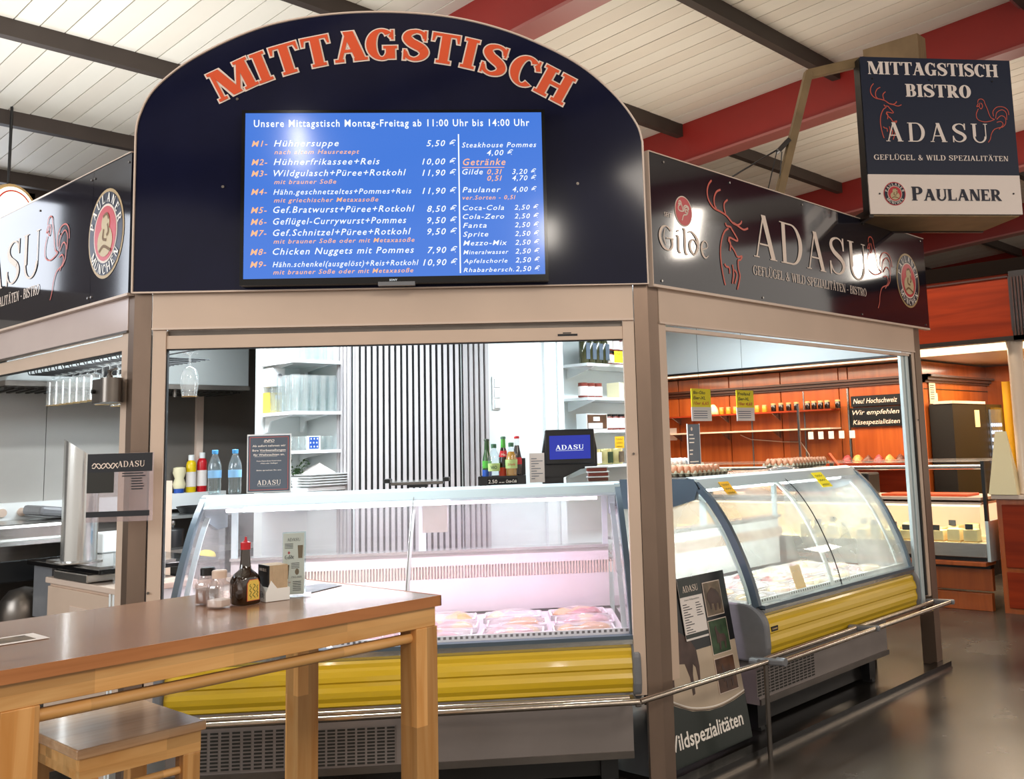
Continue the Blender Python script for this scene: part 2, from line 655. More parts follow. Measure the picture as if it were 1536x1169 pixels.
# ------------------------------------------------------------------ lettering
def sans(name, text, x, z, h, m, parent, y=-.002, width=None, align='l', shear=0., bold=0., label=None, rot=0., flat=False, spc=1.):
    """sans lettering on the plane y=const of the parent, cap height h, lower left at x,z"""
    c = bpy.data.curves.new('t', 'FONT')
    c.body = text
    c.size = 1.0
    c.shear = shear
    c.offset = bold
    c.resolution_u = 2
    c.space_character = spc
    t = bpy.data.objects.new('t', c)
    COL.objects.link(t)
    bpy.context.view_layer.update()
    d = bpy.data.meshes.new_from_object(t)
    bpy.data.objects.remove(t)
    if not len(d.vertices):
        return None
    xs = [v.co.x for v in d.vertices]
    x0, x1 = min(xs), max(xs)
    sz = h / .73
    sx = width / (x1 - x0) if width else sz
    W_ = (x1 - x0) * sx
    ox = {'l': 0, 'c': -W_ / 2, 'r': -W_}[align]
    cr, sr = math.cos(rot), math.sin(rot)
    for v in d.vertices:
        a = (v.co.x - x0) * sx + ox
        b = v.co.y * sz
        a, b = a * cr - b * sr, a * sr + b * cr
        if flat:
            v.co = (x + a, z + b, y)
        else:
            v.co = (x + a, y, z + b)
    d.materials.clear()
    d.materials.append(M[m])
    o = bpy.data.objects.new(name, d)
    link(o, parent)
    if label:
        o['label'] = label
    return o


def ell(cx, cy, rx, ry, S, T, a0, a1, n=22, e=0.):
    """ring piece between an outer ellipse and an inner one; S side thickness, T top thickness"""
    q = []
    for i in range(n):
        b0 = R_(a0 + (a1 - a0) * i / n)
        b1 = R_(a0 + (a1 - a0) * (i + 1) / n)
        if e:
            if i == 0:
                b0 -= math.copysign(e / max(rx, ry), a1 - a0)
            if i == n - 1:
                b1 += math.copysign(e / max(rx, ry), a1 - a0)
        o0 = (cx + (rx + e) * math.cos(b0), cy + (ry + e) * math.sin(b0))
        o1 = (cx + (rx + e) * math.cos(b1), cy + (ry + e) * math.sin(b1))
        i0 = (cx + (rx - S - e) * math.cos(b0), cy + (ry - T - e) * math.sin(b0))
        i1 = (cx + (rx - S - e) * math.cos(b1), cy + (ry - T - e) * math.sin(b1))
        q.append([i0, o0, o1, i1])
    return q


def catmull(P, k=5):
    out = []
    for i in range(len(P) - 1):
        p0 = P[max(i - 1, 0)]
        p1, p2 = P[i], P[i + 1]
        p3 = P[min(i + 2, len(P) - 1)]
        for j in range(k):
            t = j / k
            out.append(tuple(.5 * (2 * b + (c - a) * t + (2 * a - 5 * b + 4 * c - d) * t * t + (3 * b - a - 3 * c + d) * t ** 3)
                             for a, b, c, d in zip(p0, p1, p2, p3)))
    out.append(tuple(P[-1]))
    return out


def spine(P, e=0., k=5):
    """P: (x, y, width) smooth stroke"""
    C = catmull(P, k)
    q = []
    L = []
    for i, c in enumerate(C):
        a = C[max(i - 1, 0)]
        b = C[min(i + 1, len(C) - 1)]
        dx, dy = b[0] - a[0], b[1] - a[1]
        l = math.hypot(dx, dy) or 1
        dx, dy = dx / l, dy / l
        hw = c[2] / 2 + e
        x, y = c[0], c[1]
        if i == 0:
            x -= dx * e
            y -= dy * e
        if i == len(C) - 1:
            x += dx * e
            y += dy * e
        L.append(((x - dy * hw, y + dx * hw), (x + dy * hw, y - dx * hw)))
    for i in range(len(L) - 1):
        q.append([L[i][0], L[i][1], L[i + 1][1], L[i + 1][0]])
    return q


def rc(x0, y0, x1, y1, e=0.):
    return [[(x0 - e, y0 - e), (x1 + e, y0 - e), (x1 + e, y1 + e), (x0 - e, y1 + e)]]


def dg(xb, yb, xt, yt, hw, e=0.):
    """diagonal with level cut ends, full horizontal width hw"""
    ee = e * 1.25
    return [[(xb - hw / 2 - ee, yb - e), (xb + hw / 2 + ee, yb - e), (xt + hw / 2 + ee, yt + e), (xt - hw / 2 - ee, yt + e)]]


def glyph(ch, S, T, F, G, e=0.):
    """S thick stem, T thin stroke, F serif overhang, G serif thickness; returns quads, advance. cap height 1."""
    q = []

    def stem(x, w, y0=0, y1=1, top=True, bot=True):
        r = rc(x, y0, x + w, y1, e)
        if bot:
            r += rc(x - F, y0, x + w + F, y0 + G, e)
        if top:
            r += rc(x - F, y1 - G, x + w + F, y1, e)
        return r
    if ch == ' ':
        return [], .32
    if ch in '-–':
        return rc(.04, .33, .34, .33 + max(T, .08), e), .38
    if ch == '.':
        return rc(.05, 0, .05 + S * .9, S * .9, e), S + .1
    if ch == 'I':
        return stem(F, S), S + 2 * F
    if ch == 'T':
        W_ = .78
        c = W_ / 2
        q = rc(c - S / 2, 0, c + S / 2, 1, e) + rc(c - S / 2 - F, 0, c + S / 2 + F, G, e) + rc(0, 1 - G, W_, 1, e)
        q += [[(0 - e, 1 - .28 - e), (.05 + e, 1 - .28 - e), (.12 + e, 1), (0 - e, 1)], [(W_ - .05 - e, 1 - .28 - e), (W_ + e, 1 - .28 - e), (W_ + e, 1), (W_ - .12 - e, 1)]]
        return q, W_
    if ch == 'H':
        W_ = .62 + S
        return stem(F, S) + stem(W_ - S, S) + rc(F + S, .46, W_ - S, .46 + T * 1.2, e), W_ + F
    if ch == 'N':
        W_ = .62 + T
        return stem(F, T) + stem(W_ - T, T, bot=False) + dg(W_ - S * .6, 0, F + S * .5, 1, S * 1.15, e), W_ + F
    if ch == 'M':
        W_ = .86 + S
        q = stem(F, T) + stem(W_ - S, S)
        q += dg(F + .02 + (W_ - F) * .46, 0.02, F + S * .55, 1, S * 1.1, e) + dg(F + .02 + (W_ - F) * .46, 0.02, W_ - S * .6, 1, T * 1.2, e)
        return q, W_ + F
    if ch in 'AÄ':
        W_ = .72 + S * .6
        c = W_ * .47
        q = dg(.10, 0, c, 1, T * 1.15, e) + dg(W_ - .10 - S * .3, 0, c, 1, S * 1.15, e)
        q += rc(.22, .30, W_ * .68, .30 + T, e) + rc(.10 - F - T / 2, 0, .10 + F + T / 2, G, e) + rc(W_ - .10 - S * .85 - F * .7, 0, W_ - .10 + S * .25 + F * .7, G, e)
        if ch == 'Ä':
            q += rc(c - .2, 1.08, c - .08, 1.2, e) + rc(c + .1, 1.08, c + .22, 1.2, e)
        return q, W_
    if ch == 'V':
        W_ = .76
        return dg(W_ / 2, 0, .12, 1, S * 1.1, e) + dg(W_ / 2, 0, W_ - .1, 1, T * 1.15, e) + rc(0, 1 - G, .27, 1, e) + rc(W_ - .2, 1 - G, W_, 1, e), W_
    if ch == 'W':
        W_ = 1.1
        return dg(.33, 0, .12, 1, S * 1.05, e) + dg(.33, 0, .55, 1, T, e) + dg(.76, 0, .55, 1, S * 1.05, e) + dg(.76, 0, W_ - .1, 1, T, e) + \
            rc(0, 1 - G, .27, 1, e) + rc(W_ - .2, 1 - G, W_, 1, e), W_
    if ch == 'D':
        W_ = .80
        return stem(F, S) + rc(F, 0, .42, T, e) + rc(F, 1 - T, .42, 1, e) + ell(.40, .5, W_ - .40, .5, S * 1.1, T, -90, 90, e=e), W_ + .02
    if ch == 'B':
        return stem(F, S) + rc(F, 0, .42, T, e) + rc(F, 1 - T, .40, 1, e) + rc(F, .5 - T / 2, .42, .5 + T / 2, e) + \
            ell(.40, .75 - T / 4, .27, .25 + T / 4, S, T, -90, 90, 14, e) + ell(.42, .25 + T / 4, .30, .25 + T / 4, S, T, -90, 90, 14, e), .74
    if ch in 'PR':
        q = stem(F, S) + rc(F, 1 - T, .40, 1, e) + rc(F, .44, .40, .44 + T, e) + ell(.38, .72, .30, .28, S, T, -90, 90, 14, e)
        if ch == 'R':
            q += dg(.68, 0, .40, .46, S * 1.1, e) + rc(.62, 0, .80, G, e)
            return q, .78
        return q, .70
    if ch in 'EFL':
        q = stem(F, S)
        if ch in 'EF':
            q += rc(F, 1 - T, .62, 1, e) + rc(F, .48, .48, .48 + T, e) + rc(.44, .38, .48, .62, e)
            q += [[(.57 - e, .74 - e), (.62 + e, .74 - e), (.62 + e, 1), (.52 - e, 1)]]
        if ch in 'EL':
            q += rc(F, 0, .64, T, e)
            q += [[(.55 - e, 0), (.66 + e, 0), (.66 + e, .28 + e), (.61 - e, .28 + e)]]
        return q, .68
    if ch == 'Z':
        return rc(.03, 1 - T, .62, 1, e) + rc(.03, 0, .66, T, e) + dg(.12, T * .5, .54, 1 - T * .5, S * 1.1, e) + rc(.03, .76, .07, 1, e) + rc(.61, 0, .66, .26, e), .68
    if ch == 'K':
        return stem(F, S) + dg(F + S, .38, .62, 1, T * 1.4, e) + dg(.66, 0, .34, .58, S * 1.15, e) + rc(.52, 1 - G, .76, 1, e) + rc(.56, 0, .8, G, e), .78
    if ch == 'O':
        return ell(.41, .5, .41, .52, S * 1.1, T, 0, 360, 32, e), .82
    if ch in 'UÜ':
        W_ = .78
        q = rc(F, .32, F + S, 1, e) + rc(0, 1 - G, 2 * F + S, 1, e) + rc(W_ - F - T, .32, W_ - F, 1, e) + rc(W_ - 2 * F - T, 1 - G, W_, 1, e)
        q += ell((F + W_ - F) / 2, .33, (W_ - 2 * F) / 2, .35, (S + T) / 2, T * 1.2, 180, 360, 18, e)
        if ch == 'Ü':
            q += rc(.22, 1.08, .34, 1.2, e) + rc(.48, 1.08, .60, 1.2, e)
        return q, W_
    if ch in 'CG':
        q = ell(.43, .5, .43, .52, S * 1.1, T, 48, 312 if ch == 'C' else 325, 28, e)
        q += [[(.70 - e, .66 - e), (.77 + e, .66 - e), (.77 + e, .98 + e), (.71 - e, .98 + e)]]
        q += ell(.43, .5, .43, .52, S * .5, T * 1.6, 20 if ch == 'C' else 40, 50, 4, e) if ch == 'C' else ell(.43, .5, .43, .52, S * .5, T * 1.6, 36, 50, 4, e)
        if ch == 'G':
            q += rc(.80 - S, .02, .80, .45, e) + rc(.80 - S - F, .45 - G, .80 + F * .8, .45, e)
            return q, .88
        return q, .80
    if ch == 'S':
        a = T * 1.1
        q = spine([(.62, .74, a), (.55, .91, a), (.37, .97, a), (.17, .89, (S + a) / 2), (.12, .74, S), (.22, .60, S * 1.05), (.37, .51, S * 1.1), (.54, .41, S * 1.05), (.62, .27, S),
                   (.55, .12, (S + a) / 2), (.36, .03, a), (.17, .09, a), (.08, .27, a)], e)
        q += rc(.60, .66, .66, 1.0, e) + rc(.04, 0, .10, .34, e)
        return q, .72
    if ch == '&':
        return spine([(.74, .48, T), (.62, .2, T), (.42, .03, T * 1.2), (.18, .06, S * .7), (.1, .25, S), (.24, .46, T), (.46, .66, T), (.44, .9, T), (.3, .97, T), (.2, .82, S * .7),
                      (.3, .6, S), (.52, .28, S), (.74, .02, T)], e, 4), .82
    return rc(0, 0, .5, T, e), .55


def serif(name, text, x, z, h, m, parent, y=-.002, width=None, align='l', S=.15, T=.05, F=.06, G=.04, track=.06, e=0., label=None,
          place=None, step=.00004, slant=0., sizes=None, split=None, wx=1.):
    """serif capitals; place(i, n) -> (cx, cz, angle) sets letters one by one"""
    L = []
    cur = 0
    for i, ch in enumerate(text):
        k = sizes[i] if sizes else 1.
        qs, adv = glyph(ch, S, T, F, G, e)
        L.append((ch, [[(a * k, b * k) for a, b in q] for q in qs], cur, adv * k))
        cur += adv * k + track
    tot = cur - track
    sx = (width / tot) if width else h
    if align == 'c':
        x -= tot * sx / 2
    mb = MB()
    n = 0
    idx = 0
    for ch, qs, ox, adv in L:
        if split:
            mb = MB()
        for q in qs:
            pts = []
            for a, b in q:
                if place:
                    cx, cz, an = place(idx)
                    lx, lz = (a - adv / 2) * h * wx, (b - .5) * h
                    pts.append((cx + lx * math.cos(an) - lz * math.sin(an), cz + lx * math.sin(an) + lz * math.cos(an)))
                else:
                    pts.append((x + (ox + a + b * slant) * sx, z + b * h))
            ar = sum(pts[i][0] * pts[(i + 1) % 4][1] - pts[(i + 1) % 4][0] * pts[i][1] for i in range(4))
            if ar < 0:
                pts.reverse()
            yy = y - (n % 24) * step
            n += 1
            mb.add([(a, yy, b) for a, b in pts], [(0, 1, 2, 3)])
        idx += 1
        if split and qs:
            mesh(split, mb, m, parent)
    if split:
        return None
    return mesh(name, mb, m, parent, label=label)


def lines(name, polys, wd, m, parent, y=-.002, ox=0, oz=0, sx=1, sz=1, k=4, closed=False, label=None, mirror=False):
    """smooth ribbon drawing; polys in local x,z"""
    mb = MB()
    n = 0
    for P in polys:
        Q = [((x * sx + ox), (z * sz + oz), wd) for x, z in P]
        for q in spine(Q, 0, k):
            ar = sum(q[i][0] * q[(i + 1) % 4][1] - q[(i + 1) % 4][0] * q[i][1] for i in range(4))
            if ar < 0:
                q.reverse()
            yy = y - (n % 10) * .00003
            n += 1
            mb.add([(a, yy, b) for a, b in q], [(0, 1, 2, 3)])
    return mesh(name, mb, m, parent, label=label)


def disc(mb, cx, cz, rx, rz, y, n=32, a0=0, a1=360):
    vs = [(cx + rx * math.cos(R_(a0 + (a1 - a0) * i / n)), y, cz + rz * math.sin(R_(a0 + (a1 - a0) * i / n))) for i in range(n if a1 - a0 == 360 else n + 1)]
    mb.add(vs, [tuple(range(len(vs)))])
    return mb


STAG = [[[0.547, 2.977], [0.517, 2.948], [0.501, 2.907], [0.511, 2.865], [0.554, 2.829], [0.618, 2.817], [0.673, 2.804], [0.728, 2.773], [0.776, 2.764], [0.834, 2.75], [0.881, 2.764]], [[0.628, 2.94], [0.589, 2.922], [0.564, 2.885], [0.564, 2.847], [0.581, 2.828]], [[0.691, 2.895], [0.66, 2.873], [0.654, 2.845], [0.665, 2.813]], [[0.819, 2.798], [0.813, 2.784], [0.776, 2.767], [0.738, 2.775]], [[0.66, 2.763], [0.669, 2.748], [0.707, 2.746], [0.721, 2.733], [0.769, 2.688], [0.759, 2.677], [0.72, 2.683], [0.692, 2.685], [0.681, 2.667], [0.699, 2.658], [0.691, 2.613]], [[0.687, 2.736], [0.647, 2.712], [0.614, 2.658], [0.599, 2.591], [0.603, 2.526], [0.616, 2.463], [0.631, 2.419]], [[0.688, 2.69], [0.695, 2.652], [0.734, 2.619], [0.761, 2.589], [0.806, 2.597], [0.789, 2.576], [0.765, 2.567], [0.765, 2.523], [0.776, 2.48], [0.744, 2.406]], [[0.632, 2.535], [0.649, 2.521], [0.674, 2.518], [0.679, 2.486]], [[0.708, 2.539], [0.714, 2.495], [0.699, 2.434]], [[0.725, 2.513], [0.746, 2.488], [0.722, 2.436]]]
ROOST = [[[0.718, 3.767], [0.724, 3.787], [0.742, 3.794], [0.758, 3.784], [0.762, 3.766]], [[0.722, 3.763], [0.71, 3.74], [0.725, 3.746]], [[0.733, 3.767], [0.726, 3.74], [0.737, 3.726], [0.747, 3.746], [0.74, 3.766]], [[0.719, 3.726], [0.703, 3.686], [0.711, 3.652], [0.749, 3.637], [0.789, 3.643], [0.816, 3.655]], [[0.762, 3.766], [0.776, 3.724], [0.791, 3.67], [0.816, 3.655]], [[0.811, 3.676], [0.81, 3.71], [0.836, 3.739], [0.876, 3.742], [0.903, 3.721], [0.908, 3.687]], [[0.823, 3.662], [0.833, 3.702], [0.868, 3.722], [0.892, 3.701], [0.892, 3.653]], [[0.829, 3.655], [0.858, 3.681], [0.883, 3.667], [0.882, 3.626], [0.858, 3.6]], [[0.828, 3.635], [0.854, 3.641], [0.866, 3.62], [0.837, 3.587]], [[0.858, 3.603], [0.811, 3.588], [0.788, 3.555], [0.779, 3.521], [0.764, 3.497]]]
# normalised 0..1
STAG = [[((x - .501) / .38, (z - 2.406) / .571) for x, z in l] for l in STAG]
ROOST = [[((x - .703) / .205, (z - 3.497) / .297) for x, z in l] for l in ROOST]


def arc_text(name, text, cx, cz, r, a0, a1, h, m, parent, y, inward=False, rx=1., S=.2, T=.1):
    """letters set round a circle; angles in degrees, clockwise from the top"""
    n = len(text)

    def place(i):
        a = R_(a0 + (a1 - a0) * (i / max(n - 1, 1)))
        px, pz = cx + r * math.sin(a) * rx, cz + r * math.cos(a)
        return (px, pz, (-a if not inward else math.pi - a))
    return serif(name, text, 0, 0, h, m, parent, y=y, S=S, T=T, F=.03, G=.05, place=place)


def beer_badge(parent, cx, cz, rx, rz, y, ring='logo_gold', outer='logo_navy'):
    """round brewery badge with words round the rim and a monk's head in the middle"""
    mesh('badge_ring', disc(MB(), cx, cz, rx, rz, y, 40), ring, parent)
    mesh('badge_disc', disc(MB(), cx, cz, rx * .93, rz * .93, y - .0012, 40), outer, parent)
    mesh('badge_rim', disc(MB(), cx, cz, rx * .66, rz * .66, y - .0024, 36), 'text_cream', parent)
    mesh('badge_centre', disc(MB(), cx, cz, rx * .61, rz * .61, y - .0036, 36), 'logo_red', parent)
    mb = MB()
    disc(mb, cx, cz - rz * .18, rx * .42, rz * .34, y - .0048, 18)
    disc(mb, cx + rx * .02, cz + rz * .22, rx * .23, rz * .24, y - .0052, 16)
    mesh('badge_monk', mb, 'logo_tan', parent)
    lines('badge_shading', [[(cx - rx * .3, cz - rz * .38), (cx - rx * .05, cz - rz * .28), (cx + rx * .35, cz - rz * .42)],
                            [(cx - rx * .12, cz + rz * .38), (cx + rx * .08, cz + rz * .43), (cx + rx * .2, cz + rz * .3)],
                            [(cx - rx * .06, cz + rz * .1), (cx - rx * .1, cz - rz * .1), (cx + rx * .1, cz - rz * .16)],
                            [(cx + rx * .14, cz + rz * .2), (cx + rx * .2, cz + rz * .02), (cx + rx * .1, cz - rz * .06)]], rx * .07, 'logo_brown', parent, y - .006)
    h = min(rx, rz) * .22
    k = rx / rz
    arc_text('badge_lettering', 'PAULANER', cx, cz, rz * .80, -72, 72, h, 'text_white', parent, y - .0036, rx=k)
    arc_text('badge_lettering', 'MÜNCHEN', cx, cz, rz * .80, 180 + 52, 180 - 52, h, 'text_white', parent, y - .0036, inward=True, rx=k)

# ================================================================== THE SETTING
mb = MB().box(-7, -4, -.1, 22, 12.5, 0)
tag(mesh('floor', mb, 'floor_coating'), 'grey polished hall floor around the stalls', 'floor', kind='structure')

SL = math.tan(R_(3.82))


def cz(y, dz=0.):
    return 5.2 - SL * y + dz


ceil = thing('ceiling', 'sloping hall ceiling of pale boards with red beams', 'ceiling', kind='structure')
YA, YB = -4., 11.0
mb = MB().add([(-7, YA, cz(YA, .05)), (22, YA, cz(YA, .05)), (22, YB, cz(YB, .05)), (-7, YB, cz(YB, .05)),
               (-7, YA, cz(YA, .12)), (22, YA, cz(YA, .12)), (22, YB, cz(YB, .12)), (-7, YB, cz(YB, .12))],
              [(0, 3, 2, 1), (4, 5, 6, 7), (0, 1, 5, 4), (1, 2, 6, 5), (2, 3, 7, 6), (3, 0, 4, 7)])
mesh('ceiling_backing', mb, 'gap_dark', ceil)


def slopebox(mb, x0, x1, ya, yb, d0, d1):
    return mb.add([(x0, ya, cz(ya, d0)), (x1, ya, cz(ya, d0)), (x1, yb, cz(yb, d0)), (x0, yb, cz(yb, d0)),
                   (x0, ya, cz(ya, d1)), (x1, ya, cz(ya, d1)), (x1, yb, cz(yb, d1)), (x0, yb, cz(yb, d1))],
                  [(0, 3, 2, 1), (4, 5, 6, 7), (0, 1, 5, 4), (1, 2, 6, 5), (2, 3, 7, 6), (3, 0, 4, 7)])


x = 2.62 - .17 * 40
pm = [bpy.data.meshes.new('plank'), bpy.data.meshes.new('plank')]
for k in (0, 1):
    mb = MB()
    slopebox(mb, .004, .166, YA, YB, 0, .045)
    pm[k].from_pydata(mb.v, [], mb.f)
    pm[k].materials.append(M['plank' if k == 0 else 'plank_b'])
i = 0
while x < 21.8:
    o = bpy.data.objects.new('plank', pm[i % 2 if i % 5 else 0])
    link(o, ceil, (x, 0, random.uniform(-.002, .002)))
    x += .17
    i += 1
for xb in (4.66, 7.99, 11.39, 14.75, 18.1, 1.30, -2.05):
    if xb == 1.30 or xb == -2.05:
        continue
    b = mesh('red_beam', slopebox(MB(), xb - .06, xb + .06, YA, YB, -.40, 0), 'beam_red', ceil)
    mesh('beam_flange', slopebox(MB(), xb - .10, xb + .10, YA, YB, -.425, -.40), 'beam_flange', b)
for yb in (2.25, 3.95, 5.72, 7.39, 9.07, 10.64, .5, -1.2):
    mb = MB().box(-7, yb + .01, cz(yb) - .13, 22, yb + .09, cz(yb) + .02)
    b = mesh('purlin', mb, 'purlin', ceil)
    mesh('purlin_strip', MB().box(-7, yb + .09, cz(yb) - .10, 22, yb + .13, cz(yb) - .085), 'steel', b)

tag(mesh('wall_right', MB().box(22, -4, 0, 22.15, 11.1, 5.6), 'cream_panel'), 'pale far end wall of the hall at the right', 'wall', kind='structure')
wb = thing('wall_back', 'dark far wall of the hall with high windows', 'wall', loc=(0, 11.0, 0), kind='structure')
mb = MB()
mb.box(-7, 0, 0, 22, .15, 3.05)
mb.box(-7, 0, 4.38, 22, .15, 4.6)
for a, b in ((-7, -4.2), (-.6, -.1), (3.66, 22)):
    mb.box(a, 0, 3.05, b, .15, 4.38)
mesh('wall_panel', mb, 'hall_brown', wb)
for k, (a, b) in enumerate(((-4.2, -.6), (-.1, 3.66))):
    wn = thing('window_%d' % (k + 1), ['high far window left of the round sign', 'high far window behind the round lit sign'][k], 'window', loc=(a, 11.02, 3.05), kind='structure')
    L = b - a
    mb = MB()
    for xx in (0, L / 2 - .03, L - .06):
        mb.box(xx, -.03, 0, xx + .06, .05, 1.33)
    mb.box(0, -.03, 0, L, .05, .06)
    mb.box(0, -.03, 1.27, L, .05, 1.33)
    mesh('window_frame', mb, 'purlin', wn)
    for xx in (.06, L / 2 + .03):
        mesh('pane', MB().box(xx, .02, .06, xx + L / 2 - .09, .03, 1.27), 'window_sky', wn)
# round lit brewery sign hung before the window (far left)
t = thing('round_lit_sign', 'round yellow-rimmed lit sign at the far left, hung before the window', 'sign', loc=(2.79, 9.0, 3.69), rz=R_(22))
mb = MB()
mb.tube([(0, -.07, 0), (0, .07, 0)], .225, 28)
mesh('sign_body', mb, 'logo_gold', t)
mesh('sign_face', disc(MB(), 0, 0, .20, .20, -.076, 30), 'glow_sign', t)
lines('sign_ring', [[(.165 * math.cos(a / 12 * 6.2832), .165 * math.sin(a / 12 * 6.2832)) for a in range(13)]], .012, 'logo_red', t, -.08)
mesh('hanging_rod', MB().tube([(0, 0, .22), (0, 0, .92)], .012, 6), 'black', t)

# ================================================================== MARKET STALL STRUCTURE
st = thing('market_stall', 'corner stall of steel posts and cream lintel panels', 'market stall', kind='structure')


def post_poly(fa, ua, fb, ub, corner, d=.07):
    a = fa.W(ua, 0, 0)
    a2 = fa.W(ua, d, 0)
    b = fb.W(ub, 0, 0)
    b2 = fb.W(ub, d, 0)
    return [corner[:2], b[:2], b2[:2], a2[:2], a[:2]]


posts = []
p = mesh('corner_post', MB().prism(post_poly(LF, -.058, FF, .078, P1), 0, 2.365), 'steel_post', st, label='brownish steel corner post left of the front counter')
p2 = mesh('corner_post', MB().prism(post_poly(FF, FLEN - .068, RF, .079, P2), 0, 2.365), 'steel_post', st, label='brownish steel corner post right of the front counter')
p3 = mesh('corner_post', MB().box(P3[0] - .095, P3[1], 0, P3[0], P3[1] + .1, 2.355), 'steel_post', st, label='steel corner post at the right end of the stall')
p4 = mesh('corner_post', MB().box(LF.W(-3.1, 0, 0)[0], LF.W(-3.1, 0, 0)[1] - .1, 0, LF.W(-3.1, 0, 0)[0] + .1, LF.W(-3.1, 0, 0)[1], 2.36), 'steel_post', st)
p5 = mesh('corner_post', MB().box(P3[0] - .095, P3[1] + 3.2, 0, P3[0], P3[1] + 3.3, 2.355), 'steel_post', st)


def in_frame(fr, name, mb, m, bevel=0, label=None, smooth=False):
    o = mesh(name, mb, m, st, bevel=bevel, label=label, smooth=smooth)
    o.location = fr.W(0, 0, 0)
    o.rotation_euler[2] = R_(fr.deg)
    return o


def screws(fr, pts, m='steel_dark', y=-.003, r=.006):
    mb = MB()
    for u, z in pts:
        mb.tube([(u, y + .003, z), (u, y, z)], r, 8)
    return in_frame(fr, 'screws', mb, m)


# front bay
in_frame(FF, 'lintel_panel', MB().box(.082, -.004, 2.197, 2.333, .03, 2.362), 'cream_panel', .002)
in_frame(FF, 'lintel_edge', MB().box(.082, -.008, 2.190, 2.333, .02, 2.199), 'cream_edge')
in_frame(FF, 'window_frame', MB().box(.084, .004, .455, .144, .045, 2.19), 'cream_panel', .002)
in_frame(FF, 'window_frame', MB().box(2.279, .004, .445, 2.335, .045, 2.19), 'cream_panel', .002)
in_frame(FF, 'window_frame', MB().box(.144, .010, 2.101, 2.279, .045, 2.163), 'cream_panel', .002)
in_frame(FF, 'shutter_recess', MB().box(.144, .035, 2.163, 2.279, .06, 2.192), 'steel_dark')
in_frame(FF, 'frame_seal', MB().box(.144, .014, 2.096, 2.279, .04, 2.101), 'rubber')
in_frame(FF, 'frame_seal', MB().box(.144, .014, .455, .149, .04, 2.10), 'rubber')
screws(FF, [(.10, 2.215), (2.315, 2.225), (.094, 1.0), (2.31, 1.55)])
o = mesh('maker_plate', MB().box(1.965, 0, 2.121, 2.06, .002, 2.131).box(1.99, 0, 2.133, 2.03, .002, 2.138), 'ink', st)
o.location = FF.W(0, .008, 0)
o.rotation_euler[2] = R_(FF.deg)
# right bay
in_frame(RF, 'lintel_panel', MB().box(.083, -.004, 2.185, 3.035, .03, 2.360), 'cream_panel', .002)
in_frame(RF, 'lintel_edge', MB().box(.083, -.008, 2.178, 3.035, .02, 2.187), 'cream_edge')
in_frame(RF, 'window_frame', MB().box(.083, .004, .49, .142, .045, 2.18), 'cream_panel', .002)
in_frame(RF, 'window_frame', MB().box(2.995, .004, .49, 3.036, .045, 2.18), 'cream_panel', .002)
in_frame(RF, 'window_frame', MB().box(.142, .012, 2.150, 2.995, .045, 2.168), 'cream_edge')
in_frame(RF, 'frame_seal', MB().box(2.972, .012, .5, 2.996, .05, 2.165), 'rubber')
in_frame(RF, 'side_window_profile', MB().box(2.925, .02, .42, 2.972, .06, 2.165), 'alu_cool', .003)
in_frame(RF, 'side_window_profile', MB().box(2.87, .03, .42, 2.918, .055, 2.165), 'alu_cool', .003)
screws(RF, [(.10, 2.215), (3.02, 2.235), (3.015, 1.7)])
# left bay
in_frame(LF, 'lintel_panel', MB().box(-3.0, -.004, 2.195, -.060, .03, 2.362), 'cream_panel_left', .002)
in_frame(LF, 'lintel_edge', MB().box(-3.0, -.008, 2.186, -.060, .02, 2.197), 'steel_dark')
in_frame(LF, 'window_frame', MB().box(-.134, .004, .455, -.062, .045, 2.186), 'cream_panel', .002)
in_frame(LF, 'window_frame', MB().box(-3.0, .010, 2.108, -.134, .045, 2.178), 'cream_panel', .002)
in_frame(LF, 'frame_seal', MB().box(-3.0, .014, 2.103, -.134, .04, 2.108), 'rubber')
screws(LF, [(-.075, 2.23)])
# side facing the neighbour: header with a white lit inner face, roof edge
in_frame(RF, 'side_header', MB().box(3.04, .1, 2.172, 3.12, 3.2, 2.72), 'white')
in_frame(RF, 'side_header_edge', MB().box(3.02, .1, 2.160, 3.12, 3.2, 2.174), 'black')
# stall's own low ceiling
top = [FF.W(.02, .05, 0)[:2], RF.W(-.02, .05, 0)[:2], (P3[0] - .05, P3[1] + .05), (P3[0] - .05, 7.1), (P1[0] + .05, 7.1)]
mesh('stall_ceiling', MB().prism(top, 2.72, 2.74), 'white_wall', st)
# sill
in_frame(RF, 'floor_sill', MB().box(.05, -.06, 0, RLEN, .02, .045), 'kick_black')
in_frame(RF, 'sill_trim', MB().box(.05, -.068, 0, RLEN, -.06, .012), 'tube_metal')
in_frame(RF, 'sill_ledge', MB().box(.08, .02, 0, RLEN - .1, 1.1, .03), 'kick_black')

# shopping-bag rails
t = thing('counter_rail', 'polished double steel bag rail along the front counter', 'rail', FF, (0, 0, 0))
mb = MB()
mb.tube([(-.05, -.19, .462), (2.275, -.19, .466)], .0135, 10)
mb.tube([(0.09, -.10, .462), (2.24, -.10, .462)], .0135, 10)
mesh('rail_tube', mb, 'tube_metal', t, smooth=True)
mb = MB()
mb.bar((2.25, -.03, .45), (2.27, -.20, .455), .025, .02)
mb.bar((1.25, -.03, .45), (1.25, -.20, .455), .012, .045)
mesh('rail_bracket', mb, 'steel_dark', t, bevel=.004)
t = thing('counter_rail', 'steel bag rail in front of the right counter, single then double', 'rail', RF, (0, 0, 0))
c0 = Fr(P2, 0).o
a = FF.W(2.275, -.19, .466)
loc0 = (a[0] - P2[0], a[1] - P2[1], .466)
mesh('rail_tube', MB().tube([loc0, (.74, -.10, .47)], .0135, 10), 'tube_metal', t, smooth=True)
